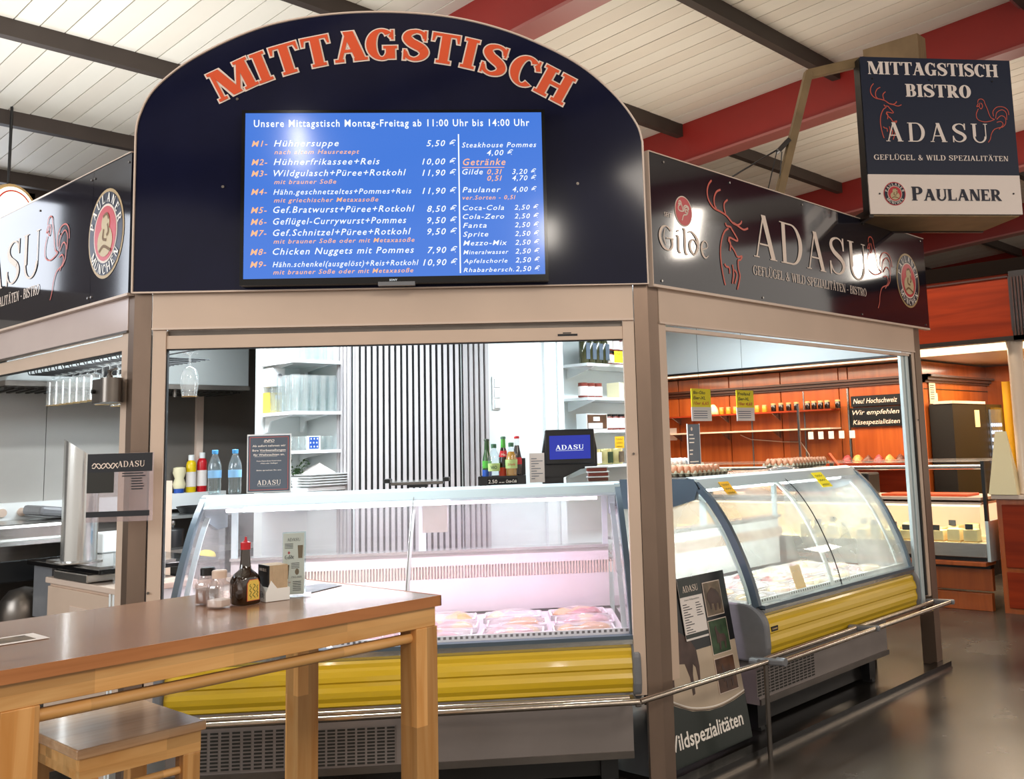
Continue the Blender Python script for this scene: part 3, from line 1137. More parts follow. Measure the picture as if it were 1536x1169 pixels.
mesh('rail_tube', MB().tube([(.80, -.155, .468), (2.97, -.155, .468)], .0135, 10), 'tube_metal', t, smooth=True)
mesh('rail_tube', MB().tube([(.74, -.05, .468), (2.93, -.05, .468)], .0135, 10), 'tube_metal', t, smooth=True)
mb = MB()
for u in (.75, 1.83, 2.95):
    mb.bar((u - .02, -.0, .468), (u + .04, -.175, .468), .05, .03)
mesh('rail_bracket', mb, 'grey_plastic', t, bevel=.008)
mb = MB()
mb.tube([(.72, -.105, .0), (.72, -.105, .46)], .0125, 10)
mesh('rail_post', mb, 'steel_dark', t, smooth=True)
mesh('rail_rings', MB().tube([(.70, -.03, .468), (.70, -.075, .468)], .021, 12).tube([(.79, -.13, .468), (.79, -.18, .468)], .021, 12), 'grey_plastic', t)

# ================================================================== SIGN BOARDS
# --- front arched board
t = thing('arched_sign_board', 'large arched navy sign board reading MITTAGSTISCH above the front counter', 'sign', FF, (0, -.03, 2.362))
OUT = [(-.002, 0), (-.006, .76), (.006, .84), (.055, .955), (.15, 1.058), (.273, 1.148), (.459, 1.247), (.649, 1.316), (.904, 1.361), (1.19, 1.373), (1.489, 1.347), (1.751, 1.279), (1.98, 1.178),
       (2.144, 1.075), (2.289, .935), (2.38, .80), (2.405, .71), (2.407, 0)]
OUTs = [OUT[0], OUT[1]] + catmull(OUT[1:-1], 5)[1:-1] + [OUT[-2], OUT[-1]]
mesh('board', MB().xzprof(list(reversed(OUTs)), 0, .028), 'navy', t)
edge = [(x, -.002, z) for x, z in OUTs] + [(-.002, -.002, 0)]
mesh('board_edge', MB().tube(edge, .0055, 5, cap=False), 'cream_edge', t)
ZB = 2.362
ang = [-26.8, -21.7, -17.4, -12.2, -6.6, -1.3, 4.3, 9.3, 13.6, 17.9, 23.3, 29.0]


def place(i):
    a = R_(ang[i])
    return (1.181 + 1.65 * math.sin(a), 1.917 - ZB + 1.65 * math.cos(a), -a)


kw = dict(S=.25, T=.10, F=.075, G=.095, place=place, wx=1.13)
serif('lettering_outline', 'MITTAGSTISCH', 0, 0, .152, 'text_cream', t, y=-.003, e=.042, split='letter_outline', **kw)
serif('lettering', 'MITTAGSTISCH', 0, 0, .152, 'orange_red', t, y=-.006, split='letter', **kw)
mb = MB()
for u, z in ((.40, .50), (2.08, .50), (.46, .93), (2.02, .95)):
    mb.tube([(u, 0, z), (u, -.005, z)], .007, 8)
mesh('screws', mb, 'steel_dark', t)

# --- television
tv = thing('menu_screen', 'wide flat screen with the blue lunch menu, hung on the arched board', 'television', FF, (.50, -.045, 2.376))
TW, TH = 1.425, .838
mesh('housing', MB().box(0, -.045, 0, TW, .012, TH), 'black', tv, bevel=.004)
mesh('bezel', MB().box(.0, -.052, 0, TW, -.045, .03).box(0, -.052, TH - .014, TW, -.045, TH).box(0, -.052, .03, .016, -.045, TH - .014).box(TW - .016, -.052, .03, TW, -.045, TH - .014), 'black_gloss', tv)
mesh('screen', MB().box(.016, -.049, .03, TW - .016, -.046, TH - .014), 'screen_blue', tv)
mesh('sensor_bar', MB().box(.63, -.056, -.012, .80, -.03, .006), 'grey_plastic', tv)
sans('maker_mark', 'SONY', .70, .010, .010, 'screen_white', tv, y=-.0535, align='c')
SX, SZ, SW, SH = .016, .03, TW - .032, TH - .044   # screen area


def scr(px, py):
    """photo-like layout coordinates on the screen: 0..1 across, 0..1 down"""
    return SX + px * SW, SZ + (1 - py) * SH


def mtext(s, px, py, h, width, m='screen_white', name='menu_line', shear=.25, bold=.008, al='l'):
    x, z = scr(px, py)
    return sans(name, s, x, z, h, m, tv, y=-.0505, width=width * SW if width else None, align=al, shear=shear, bold=bold, spc=1.18)


mtext('Unsere Mittagstisch Montag-Freitag ab 11:00 Uhr bis 14:00 Uhr', .028, .085, .036, .93, shear=0, bold=.016)
rows = [('M1-', 'Hühnersuppe', 'nach altem Hausrezept', '5,50 €', .205, .215, .282, .252),
        ('M2-', 'Hühnerfrikassee+Reis', None, '10,00 €', .318, .352, 0, 0),
        ('M3-', 'Wildgulasch+Püree+Rotkohl', 'mit brauner Soße', '11,90 €', .387, .44, .205, .434),
        ('M4-', 'Hähn.geschnetzeltes+Pommes+Reis', 'mit griechischer Metaxasoße', '11,90 €', .498, .458, .345, .545),
        ('M5-', 'Gef.Bratwurst+Püree+Rotkohl', None, '8,50 €', .608, .468, 0, 0),
        ('M6-', 'Geflügel-Currywurst+Pommes', None, '9,50 €', .678, .44, 0, 0),
        ('M7-', 'Gef.Schnitzel+Püree+Rotkohl', 'mit brauner Soße oder mit Metaxasoße', '9,50 €', .746, .455, .465, .792),
        ('M8-', 'Chicken Nuggets mit Pommes', None, '7,90 €', .858, .465, 0, 0),
        ('M9-', 'Hähn.schenkel(ausgelöst)+Reis+Rotkohl', 'mit brauner Soße oder mit Metaxasoße', '10,90 €', .932, .48, .46, .975)]
for a, b, c, d, y, wd, w2, y2 in rows:
    mtext(a, .022, y, .030, .052, 'screen_orange')
    mtext(b, .095, y, .032 if len(b) < 30 else .027, wd)
    if c:
        mtext(c, .097, y2, .022, w2, 'screen_orange')
    mtext(d, .698 if False else .705, y + .004, .031, .10 if len(d) < 7 else .115, al='r')
x0, z0 = scr(.712, .985)
x1, z1 = scr(.718, .135)
mesh('divider_line', MB().box(x0, -.0508, z0, x0 + .006, -.0504, z1), 'screen_white', tv)
for s, px, py, h, wd, m in [('Steakhouse Pommes', .725, .218, .026, .255, 0), ('4,00 €', .81, .268, .028, .09, 0), ('Getränke', .728, .328, .034, .145, 1), ('Gilde', .725, .385, .028, .07, 0),
                            ('0,3l', .81, .385, .026, .05, 1), ('3,20 €', .895, .385, .026, .083, 0), ('0,5l', .81, .425, .026, .05, 1), ('4,70 €', .895, .425, .026, .083, 0),
                            ('Paulaner', .725, .495, .027, .13, 0), ('4,00 €', .895, .495, .026, .083, 0), ('ver.Sorten - 0,5l', .725, .54, .021, .18, 1)]:
    mtext(s, px, py, h, wd, 'screen_orange' if m else 'screen_white')
x0, z0 = scr(.725, .340)
mesh('underline', MB().box(x0, -.0508, z0 - .004, x0 + .2, -.0504, z0 - .001), 'screen_orange', tv)
for i, (s, wd) in enumerate([('Coca-Cola', .14), ('Cola-Zero', .14), ('Fanta', .08), ('Sprite', .085), ('Mezzo-Mix', .148), ('Mineralwasser', .152), ('Apfelschorle', .148), ('Rhabarbersch.', .17)]):
    mtext(s, .725, .605 + i * .0535, .025 if i < 5 else .021, wd)
    mtext('2,50 €', .90, .605 + i * .0535, .025, .083)

# --- right board
t = thing('side_sign_board', 'navy sign board with stag and ADASU lettering over the right bay', 'sign', RF, (0, -.03, 2.365))
mesh('board', MB().box(.012, 0, 0, 3.262, .028, .662), 'navy_side', t)
mesh('board_edge', MB().box(.012, -.004, -.014, 3.262, .03, -.001).box(.012, -.004, .662, 3.262, .03, .668), 'cream_edge', t)
mesh('board_edge', MB().box(.008, -.004, -.01, .013, .03, .664), 'cream_edge', t)
z0 = 2.365
lines('stag_drawing', [[(x * .38 + .501, z * .571 + 2.406 - z0) for x, z in l] for l in STAG], .011, 'line_red', t, -.003)
serif('lettering', 'ADASU', .925, 2.612 - z0, .245, 'text_cream', t, y=-.003, width=1.375, S=.125, T=.038, F=.07, G=.024, track=.12, sizes=[1.03, 1, .98, 1, 1], split='letter')
serif('small_lettering', 'GEFLÜGEL & WILD SPEZIALITÄTEN - BISTRO', .912, 2.508 - z0, .052, 'text_cream', t, y=-.003, width=1.365, S=.14, T=.05, F=.06, G=.06, track=.08)
lines('rooster_drawing', [[(x * .37 + 2.325, z * .48 + 2.445 - z0) for x, z in l] for l in ROOST], .008, 'line_red', t, -.003)
beer_badge(t, 2.945, 2.684 - z0, .185, .195, -.002)
# brewery lettering with its round rooster mark
mesh('brewery_disc', disc(MB(), .283, 2.766 - z0, .075, .080, -.002, 30), 'text_cream', t)
mesh('brewery_disc', disc(MB(), .283, 2.766 - z0, .069, .074, -.0032, 30), 'logo_red', t)
lines('brewery_rooster', [[(x * .09 + .236, z * .10 + 2.716 - z0) for x, z in l] for l in ROOST], .007, 'text_cream', t, -.0045)
sans('small_lettering', 'SEIT', .118, 2.716 - z0, .024, 'text_cream', t, y=-.003, width=.062)
# blackletter-like word
BL = {'G': [[(.62, .82, .10), (.42, .98, .05), (.2, .86, .13), (.1, .5, .17), (.24, .12, .13), (.5, .02, .07), (.66, .2, .14), (.66, .48, .14)], [(.40, .50, .05), (.74, .50, .05)], [(.34, .84, .04), (.28, .5, .04), (.38, .2, .04)]],
      'i': [[(.08, .68, .05), (.16, .62, .15), (.16, .1, .15), (.27, 0, .05)], [(.10, .86, .05), (.2, .92, .09)]],
      'l': [[(.08, 1.02, .05), (.16, .95, .15), (.16, .1, .15), (.28, 0, .05)]],
      'd': [[(.0, .92, .05), (.18, .98, .09), (.42, .74, .15), (.46, .36, .16), (.28, .02, .06)], [(.28, .02, .06), (.10, .2, .15), (.08, .5, .15), (.26, .68, .06), (.44, .5, .12)], [(.26, .55, .04), (.24, .2, .04)]],
      'e': [[(.1, .34, .05), (.36, .46, .05), (.34, .66, .06), (.2, .70, .06), (.08, .5, .15), (.1, .18, .15), (.24, 0, .07), (.4, .12, .04)]]}


def gilde(parent, x, z, h, wd, m, y, drop=0., split=False):
    cur = 0
    offs = []
    for ch, adv in (('G', .80), ('i', .32), ('l', .32), ('d', .58), ('e', .44)):
        offs.append((ch, cur))
        cur += adv
    k = wd / cur
    mb = MB()
    n = 0
    for ch, ox in offs:
        if split:
            mb = MB()
        for P in BL[ch]:
            for q in spine([((px + ox) * k, pz * h - drop * (ox / cur), pw * h * .9) for px, pz, pw in P], 0, 4):
                yy = y - (n % 20) * .00004
                n += 1
                mb.add([(x + a, yy, z + b) for a, b in q], [(0, 1, 2, 3)])
        if split:
            mesh('letter', mb, m, parent)
    if not split:
        return mesh('brewery_lettering', mb, m, parent)


gilde(t, .058, 2.545 - z0, .125, .435, 'text_cream', -.003, split=True)
mb = MB()
for u, z in ((.13, .63), (.72, .63), (1.5, .635), (2.3, .635), (3.2, .64), (.08, .02), (1.0, .02), (2.2, .02), (3.2, .02)):
    mb.tube([(u, 0, z), (u, -.005, z)], .006, 8)
mesh('screws', mb, 'steel', t)

# --- left board
t = thing('side_sign_board', 'glossy navy sign board over the left bay with round badge at its right end', 'sign', LF, (0, -.03, 2.365))
mesh('board', MB().box(-2.9, 0, 0, -.440, .028, .672), 'navy_side', t)
mesh('board', MB().box(-.437, 0, 0, -.004, .028, .672), 'navy_side', t)
mesh('board_edge', MB().box(-2.9, -.004, -.012, -.004, .03, 0).box(-2.9, -.004, .672, -.004, .03, .677), 'cream_edge', t)
serif('lettering', 'ADASU', -2.53, 2.605 - z0, .255, 'text_cream', t, y=-.003, width=1.40, S=.125, T=.038, F=.07, G=.024, track=.12, split='letter')
serif('small_lettering', 'GEFLÜGEL & WILD SPEZIALITÄTEN - BISTRO', -2.52, 2.498 - z0, .056, 'text_cream', t, y=-.003, width=1.41, S=.17, T=.07, F=.06, G=.06, track=.08)
lines('rooster_drawing', [[(x * .33 - 1.05, z * .46 + 2.445 - z0) for x, z in l] for l in ROOST], .008, 'line_red', t, -.003)
beer_badge(t, -.268, 2.690 - z0, .205, .222, -.002)
mb = MB()
for u, z in ((-.03, .63), (-.42, .63), (-.46, .63), (-.42, .03), (-.46, .03), (-1.15, .60), (-.85, .42)):
    mb.tube([(u, 0, z), (u, -.005, z)], .006, 8)
mesh('screws', mb, 'steel', t)

# ================================================================== HANGING SIGN ON ITS WOODEN ARM
SG = Fr((5.90, 2.77), -40)
t = thing('hanging_sign', 'square hanging box sign, navy over white, reading MITTAGSTISCH BISTRO', 'sign', SG, (0, 0, 3.025))
SW_ = 1.04
mesh('sign_box', MB().box(-.03, .012, -.005, SW_ - .01, .10, 1.06), 'black', t)
mesh('sign_underside', MB().box(0, .012, -.012, SW_ - .02, .46, 0.03), 'arm_wood', t)
mesh('underside_edge', MB().box(-.03, .46, -.02, SW_ - .02, .49, .05).box(-.03, .012, -.02, 0, .46, .04), 'trim_black', t)
o = mesh('mounting_block', MB().box(0, 0, 0, .13, .40, .24), 'plywood', t)
o.location = (Matrix.Rotation(R_(40), 3, 'Z') @ Vector((6.30 - 5.90, 2.56 - 2.77, 0))) + Vector((0, 0, 4.07 - 3.025))
o.rotation_euler[2] = R_(40)
mesh('board_upper', MB().box(-.025, 0, .265, SW_, .012, 1.065), 'sign_navy', t)
mesh('board_lower', MB().box(-.025, 0, .0, SW_, .012, .265), 'sign_white', t)
kw = dict(S=.25, T=.08, F=.07, G=.06)
serif('lettering', 'MITTAGSTISCH', .022, .945, .088, 'sign_white', t, y=-.003, width=.925, track=.05, split='letter', **kw)
serif('lettering', 'BISTRO', .275, .795, .088, 'sign_white', t, y=-.003, width=.465, track=.05, split='letter', **kw)
serif('lettering', 'ADASU', .115, .487, .130, 'sign_white', t, y=-.004, width=.72, S=.15, T=.05, F=.07, G=.04, track=.22, split='letter')
serif('small_lettering', 'GEFLÜGEL & WILD SPEZIALITÄTEN', .022, .362, .035, 'sign_white', t, y=-.003, width=.945, S=.17, T=.08, F=.06, G=.07, track=.10)
lines('stag_drawing', [[(x * .21 + .03, z * .38 + .50) for x, z in l] for l in STAG], .006, 'line_red', t, -.003)
lines('rooster_drawing', [[(x * .235 + .765, z * .30 + .49) for x, z in l] for l in ROOST], .005, 'line_red', t, -.003)
beer_badge(t, .148, .135, .076, .079, -.002, ring='logo_red')
serif('brewery_lettering', 'PAULANER', .265, .090, .085, 'logo_navy', t, y=-.003, width=.63, S=.22, T=.10, F=.06, G=.06, track=.05, sizes=[1.1, .92, .92, .92, .92, .92, .92, .92], split='letter')
mb = MB()
for u, z in ((.05, .915), (.45, .915), (.90, .915), (.045, .135), (.985, .14)):
    mb.tube([(u, 0, z), (u, -.004, z)], .006, 8)
mesh('screws', mb, 'black', t)
t = thing('sign_arm', 'angled wooden arm rising from the stall roof to the hanging sign', 'bracket', loc=(5.405, 3.315, 2.742))
A0 = Vector((0, 0, 0))
A1 = Vector((.289, -.242, 1.254))
A2 = Vector((.60, -.50, 1.358))
mesh('upright', MB().bar(A0, A1 + (A1 - A0) * .015, .062, .05), 'arm_wood', t, bevel=.004)
mesh('cross_piece', MB().bar(A1, A2, .05, .062), 'arm_wood', t, bevel=.004)
mesh('wire', MB().tube([A0 + Vector((.11, -.09, .74)), A0 + Vector((-.12, 0.05, .58)), A0 + Vector((-.32, .2, .43))], .006, 5).tube([A0 + Vector((.10, -.09, .74)), A0 + Vector((.02, -.03, .4)), A0 + Vector((-.02, 0, .1))], .004, 5)
     .tube([A0 + Vector((.12, -.11, .72)), A0 + Vector((.09, -.08, .4)), A0 + Vector((.10, -.05, .1))], .004, 5), 'black', t)
mesh('clamp', MB().bar((.10, -.09, .72), (.16, -.14, .80), .07, .03), 'trim_black', t, bevel=.004)

# ================================================================== DISPLAY CASES
def display_case(fr, u0, u1, label, prof, pink, divs, band_w0, base, grilles, plate, cut=0.):
    t = thing('display_case', label, 'display case', fr, (u0, 0, 0))
    L = u1 - u0
    wt, zt = prof[0]
    ci = 'case_in_pink' if pink else 'case_in'
    # base cabinet
    by0, by1, bz0, bz1 = base
    b = mesh('base_panel', MB().box(.03, by0, bz0, L - .03 - cut, by0 + .02, bz1), 'cabinet_steel', t)
    mesh('base_side', MB().box(.03, by0 + .02, bz0, .05, 1.0, bz1).box(L - .05 - cut, by0 + .02, bz0, L - .03 - cut, 1.0, bz1), 'cabinet_steel', t)
    mesh('base_trim', MB().box(.03, by0 - .012, bz0 - .0, L - .03 - cut, by0, bz0 + .03), 'steel_dark', t)
    mesh('under_box', MB().box(.12, by0 + .12, .05, L - .12 - cut, .95, bz0), 'kick_black', t)
    for gx0, gx1, gz0, gz1 in grilles:
        g = mesh('ventilation_grille', MB().box(gx0, by0 - .004, gz0, gx1, by0 - .001, gz1), 'cabinet_steel', t)
        nx = int((gx1 - gx0) / .043)
        nz = int((gz1 - gz0) / .0145)
        mb = MB()
        for i in range(nx):
            for j in range(nz):
                xx = gx0 + (i + .15) * (gx1 - gx0) / nx
                zz = gz0 + (j + .2) * (gz1 - gz0) / nz
                mb.quad((xx, by0 - .0055, zz), (xx + .035, by0 - .0055, zz), (xx + .035, by0 - .0055, zz + .009), (xx, by0 - .0055, zz + .009))
        mesh('grille_slots', mb, 'slot_dark', g, kind='stuff')
    if cut:
        mesh('side_stand', MB().box(L - .12, .30, .031, L - .08, .9, .25).box(L - .30, .30, .25, L - .03, .9, .27), 'kick_black', t)
        mesh('rear_cover', MB().box(L - cut, .45, .18, L + .02, .47, .43), 'steel', t)
    for fx in (.12, L - .16 - cut):
        f = mesh('castor', MB().box(fx - .02, by0 + .06, .05, fx + .06, by0 + .12, bz0 + .01), 'black', t)
        mesh('castor_wheel', MB().tube([(fx, by0 + .09, .035), (fx + .04, by0 + .09, .035)], .035, 14), 'rubber', f)
    # yellow stepped bumper band
    w0 = band_w0
    z1, z0 = .655, .458
    P = [(w0 + .05, z1), (w0 + .012, z1), (w0 + .006, z1 - .012), (w0 + .006, z1 - .030), (w0 - .004, z1 - .042), (w0 - .012, z1 - .065), (w0 - .014, z1 - .085),
         (w0 - .006, z1 - .094), (w0 - .008, z1 - .11), (w0 - .016, z1 - .130), (w0 - .014, z1 - .155), (w0 - .004, z0 + .022), (w0 - .006, z0 + .006), (w0, z0), (w0 + .05, z0)]
    mesh('yellow_front_band', MB().yzprof(P, .03, L - .02), 'yellow_band', t)
    mesh('band_top_trim', MB().yzprof([(w0 + .06, .697), (w0 - .002, .694), (w0 + .004, .672), (w0 + .016, .655), (w0 + .06, .655)], .03, L - .02), 'steel_bright', t)
    mesh('band_seal', MB().box(.03, w0 - .001, .690, L - .02, w0 + .05, .712), 'slate_plastic', t)
    mesh('band_bottom_trim', MB().box(.03, w0 - .004, .430, L - .02, w0 + .06, .458), 'steel', t)
    if plate:
        mesh('maker_plate', MB().box(.06, w0 - .016, .575, .125, w0 - .012, .60), 'ink', t)
        mesh('maker_mark', MB().box(.067, w0 - .0175, .583, .075, w0 - .016, .593).box(.080, w0 - .0175, .584, .117, w0 - .016, .591), 'logo_gold', t)
    # curved panes
    edges = [0.03] + list(divs) + [L - .03]
    gm = 'glass_case_pink' if pink else 'glass_case'
    C = catmull(prof, 5)
    for i in range(len(edges) - 1):
        e0, e1 = edges[i] + .003, edges[i + 1] - .003
        mb = MB()
        n = len(C)
        for w_, z_ in C:
            mb.v += [(e0, w_, z_), (e1, w_, z_)]
        mb.f = [(2 * k, 2 * k + 1, 2 * k + 3, 2 * k + 2) for k in range(n - 1)]
        mesh('curved_front_pane', mb, gm, t, smooth='all')
    for dv in divs:
        mesh('pane_joint', MB().tube([(dv, w_ - .003, z_) for w_, z_ in C], .0035, 5), 'steel_bright' if pink else 'rubber', t)
        mb = MB()
        mb.sheet([(w_ + .03, z_ - .02) for w_, z_ in C], dv - .055 if not pink else dv - .01, dv - .02 if not pink else dv + .01, .012)
        mesh('pane_support_arm', mb, 'white', t)
    # top rail
    top = [(wt - .004, zt - .006), (wt + .0, zt + .012), (wt + .05, zt + .024), (.98, zt + .014), (.98, zt - .012), (wt + .06, zt - .01)]
    mesh('top_shelf', MB().yzprof(top, .0, L), 'steel_bright', t)
    mesh('top_front_rail', MB().yzprof([(wt - .045, zt - .038), (wt - .006, zt + .014), (wt + .05, zt + .028), (wt + .05, zt + .016), (wt + .0, zt + .002), (wt - .035, zt - .042)], .0, L), 'alu_cool', t)
    # end frames: dark curved edge, clear side pane, inner rail
    for side, x0, x1 in ((0, 0., .028), (1, L - .028, L)):
        out = [(w_ - .012, z_ + .004) for w_, z_ in C]
        inn = [(w_ + .028, z_ - .012) for w_, z_ in C]
        mb = MB()
        n = len(C)
        for x in (x0, x1):
            mb.v += [(x, a, b) for a, b in out] + [(x, a, b) for a, b in inn]
        for k in range(n - 1):
            a, b, c, d = k, k + 1, n + k + 1, n + k
            q = 2 * n
            mb.f += [(a, b, c, d), (a + q, d + q, c + q, b + q), (a, a + q, b + q, b), (d, c, c + q, d + q)]
        mesh('end_frame', mb, 'slate_plastic', t)
        xs = x0 + (.012 if side == 0 else .012)
        lo = [(w_ + .02, z_ - .012) for w_, z_ in C if z_ < zt - .02]
        pts = lo + [(lo[-1][0], .71), (1.0, .71), (1.0, zt - .02)]
        mb = MB()
        mb.add([(xs, a, b) for a, b in pts], [tuple(range(len(pts)))])
        mesh('side_pane', mb, gm, t)
        mb = MB()
        mb.sheet([(w_ + .06, z_ - .03) for w_, z_ in C[3:]], x0 + .03 if side == 0 else x1 - .06, x0 + .055 if side == 0 else x1 - .035, .01)
        mesh('inner_side_rail', mb, 'alu_cool', t)
        # dark top corner cap
        mb = MB()
        mb.yzprof([(wt + .0, zt + .018), (wt - .03, zt - .03), (wt + .0, zt - .10), (wt + .22, zt - .16), (.98, zt - .16), (.98, zt + .016)], x0 - .002, x0 + .030)
        mesh('corner_cap', mb, 'slate_plastic', t)
        # rounded plastic bumper end
        mb = MB()
        pl = []
        for k in range(0, 13):
            a = math.pi / 2 + math.pi / 2 * k / 12
            pl.append((w0 + .14 + .165 * math.cos(a), .60 + .125 * math.sin(a)))
        pl += [(w0 - .03, .50), (w0 - .02, .45), (w0 + .02, .42), (w0 + .30, .42), (w0 + .30, .725)]
        mb.yzprof(pl, x0 - .012 if side == 0 else x1 - .03, x0 + .035 if side == 0 else x1 + .012)
        mesh('bumper_end', mb, 'grey_plastic', t, bevel=.012)
    # inside
    mesh('deck', MB().box(.03, prof[-1][0] + .02, .672, L - .03, 1.04, .690), ci, t)
    d = mesh('front_air_grille', MB().box(.03, prof[-1][0] + .045, .690, L - .03, prof[-1][0] + .055, .732), 'white', t)
    mb = MB()
    for k in range(int(L / .026)):
        xx = .04 + k * .026
        mb.quad((xx, prof[-1][0] + .0445, .716), (xx + .013, prof[-1][0] + .0445, .716), (xx + .013, prof[-1][0] + .0445, .728), (xx, prof[-1][0] + .0445, .728))
    mesh('air_slots', mb, 'slot_dark', d, kind='stuff')
    bw = 1.05
    b = mesh('inner_back_wall', MB().box(.03, bw, .69, L - .03, bw + .03, .875).box(.03, bw, .945, L - .03, bw + .03, 1.02).box(.03, bw + .02, .86, L - .03, bw + .035, .95), ci, t)
    mb = MB()
    for k in range(int(L / .017)):
        xx = .035 + k * .017
        mb.box(xx, bw - .002, .875, xx + .008, bw + .01, .945)
    mesh('back_grille_bars', mb, 'cream_edge', b, kind='stuff')
    mesh('back_ledge', MB().box(.03, bw - .03, 1.02, L - .03, bw + .08, 1.035), 'steel_bright', t)
    mesh('rear_post', MB().box(.03, bw, 1.035, .06, bw + .03, zt).box(L - .06, bw, 1.035, L - .03, bw + .03, zt).box(L / 2 - .02, bw, 1.035, L / 2 + .02, bw + .03, zt), 'alu_cool', t)
    mesh('work_top', MB().box(.0, bw + .03, .93, L, bw + .28, .955), 'steel_bright', t)
    mesh('rear_cabinet', MB().box(.03, .95, .12, L - .03, 1.08, .69), 'steel_dark', t)
    # tube lamp
    mb = MB()
    wl, zl = wt + .045, zt - .05
    mb.tube([(.12, wl, zl), (L / 2 - .05, wl, zl)], .013, 8).tube([(L / 2 + .05, wl, zl), (L - .12, wl, zl)], .013, 8)
    mesh('tube_lamp', mb, 'tube_pink' if pink else 'tube_cool', t, smooth='all')
    mesh('lamp_bracket', MB().box(.06, wl - .02, zl + .014, L - .06, wl + .03, zl + .022), 'white', t)
    return t, L


PF = [(.585, 1.372), (.45, 1.27), (.32, 1.13), (.21, .98), (.125, .84), (.06, .708)]
caseF, LFc = display_case(FF, .135, 2.30, 'front meat display case, pink lit, with yellow front band', PF, True, [1.085], .02, (.06, 1, .158, .43),
                          [(.17, .555, .20, .372), (.69, 1.045, .195, .358)], False)
PR = [(.430, 1.368), (.315, 1.265), (.21, 1.12), (.125, .95), (.075, .82), (.045, .708)]
caseR, LRc = display_case(RF, .90, 2.83, 'right hand display case with curved glass, fogged white, yellow front band', PR, False, [.945], .015, (.08, 1, .19, .43),
                          [(-.035 + .04, .62, .235, .375)], True, cut=.33)
pF = FF.W(.135 + LFc / 2, .62, 1.30)
area('case_lamp_light', FF.W(.135 + LFc * .27, .64, 1.305), 0.95, 8.5, (1, .97, .97), (0, 0, -1), rz=R_(FF.deg), sy=.05)
area('case_lamp_light', FF.W(.135 + LFc * .74, .64, 1.305), 0.95, 8.5, (1, .66, .93), (0, 0, -1), rz=R_(FF.deg), sy=.05)
area('case_lamp_light', RF.W(.90 + LRc * .27, .49, 1.30), 0.85, 9, (.97, 1, .93), (0, 0, -1), sy=.05)
area('case_lamp_light', RF.W(.90 + LRc * .74, .49, 1.30), 0.85, 9, (.97, 1, .93), (0, 0, -1), sy=.05)


# --- packed meat in the cases
def blob(cx, cy, cz_, rx, ry, rz_, n=10, m=5, seed=0, lump=.12):
    rnd = random.Random(seed)
    mb = MB()
    ph = [rnd.uniform(0, 6.28) for _ in range(6)]
    for j in range(m + 1):
        la = math.pi / 2 * j / m
        for i in range(n):
            a = 2 * math.pi * i / n
            k = 1 + lump * math.sin(3 * a + ph[0] + la * 2) + lump * .7 * math.sin(5 * a + ph[1])
            mb.v.append((cx + rx * k * math.cos(a) * math.cos(la), cy + ry * k * math.sin(a) * math.cos(la), cz_ + rz_ * math.sin(la) * (1 + lump * math.sin(a * 2 + ph[2]))))
    for j in range(m):
        for i in range(n):
            mb.f.append((j * n + i, j * n + (i + 1) % n, (j + 1) * n + (i + 1) % n, (j + 1) * n + i))
    mb.f.append(tuple(reversed(range(n))))
    return mb


def meat_tray(fr, u, w_, label, m, seed, w=.30, d=.20, group=None, rz=0., z=.6905, m2=None):
    t = thing('meat_tray', label, 'meat tray', fr, (u, w_, z), rz=rz, group=group)
    mb = MB()
    mb.box(-w / 2, -d / 2, 0, w / 2, d / 2, .006)
    for a, b, c, e in ((-w / 2, -d / 2, w / 2, -d / 2 + .008), (-w / 2, d / 2 - .008, w / 2, d / 2), (-w / 2, -d / 2, -w / 2 + .008, d / 2), (w / 2 - .008, -d / 2, w / 2, d / 2)):
        mb.box(a, b, 0, c, e, .028)
    mesh('tray', mb, 'tray_white', t)
    rnd = random.Random(seed)
    mb = MB()
    mb2 = MB()
    for k in range(5):
        bb = blob(rnd.uniform(-w * .27, w * .27), rnd.uniform(-d * .2, d * .2), .006, w * .2, d * .25, .04, 12, 4, seed * 7 + k, .1)
        (mb if k % 2 else mb2).add(bb.v, bb.f)
    mesh('meat', mb, m, t, smooth='all')
    mesh('meat', mb2, m2 or m, t, smooth='all')
    bb = blob(0, 0, .024, w * .47, d * .47, .030, 18, 4, seed + 3, .03)
    mesh('cling_film', bb, 'cling_film', t, smooth='all')
    return t


FW = ['meat_pink', 'meat_orange', 'meat_pink', 'meat_pink', 'chicken', 'meat_red', 'meat_pink', 'meat_orange']
names = ['wrapped tray of pale poultry', 'tray of orange marinated poultry', 'tray of pink cutlets', 'wrapped tray of pale breast fillets', 'tray of whole pale chicken parts', 'tray of dark red game meat', 'tray of sliced pink poultry', 'tray of breaded golden pieces']
k = 0
for row, w_ in enumerate((.24, .48, .725)):
    for i in range(6):
        u = .34 + i * .345 + (row % 2) * .02
        pos = ['far left', 'second from the left', 'third from the left', 'fourth from the left', 'second from the right', 'far right'][i]
        meat_tray(FF, u, w_, '%s, front case %s row, %s' % (names[(k * 3 + row) % 8], ['front', 'middle', 'rear'][row], pos), FW[(k * 3 + row) % 8], k, m2=FW[(k * 3 + row + 2) % 8], group='trays in the front case', rz=random.uniform(-.06, .06))
        k += 1
for row, w_ in enumerate((.235, .47, .71)):
    for i in range(5):
        u = 1.12 + i * .355
        pos = ['far left', 'second from the left', 'in the middle', 'second from the right', 'far right'][i]
        meat_tray(RF, u, w_, '%s, right case %s row, %s' % (names[(k * 3 + row) % 8], ['front', 'middle', 'rear'][row], pos), FW[(k * 3 + row + 1) % 8], k, m2='chicken', group='trays in the right case', rz=random.uniform(-.06, .06))
        k += 1


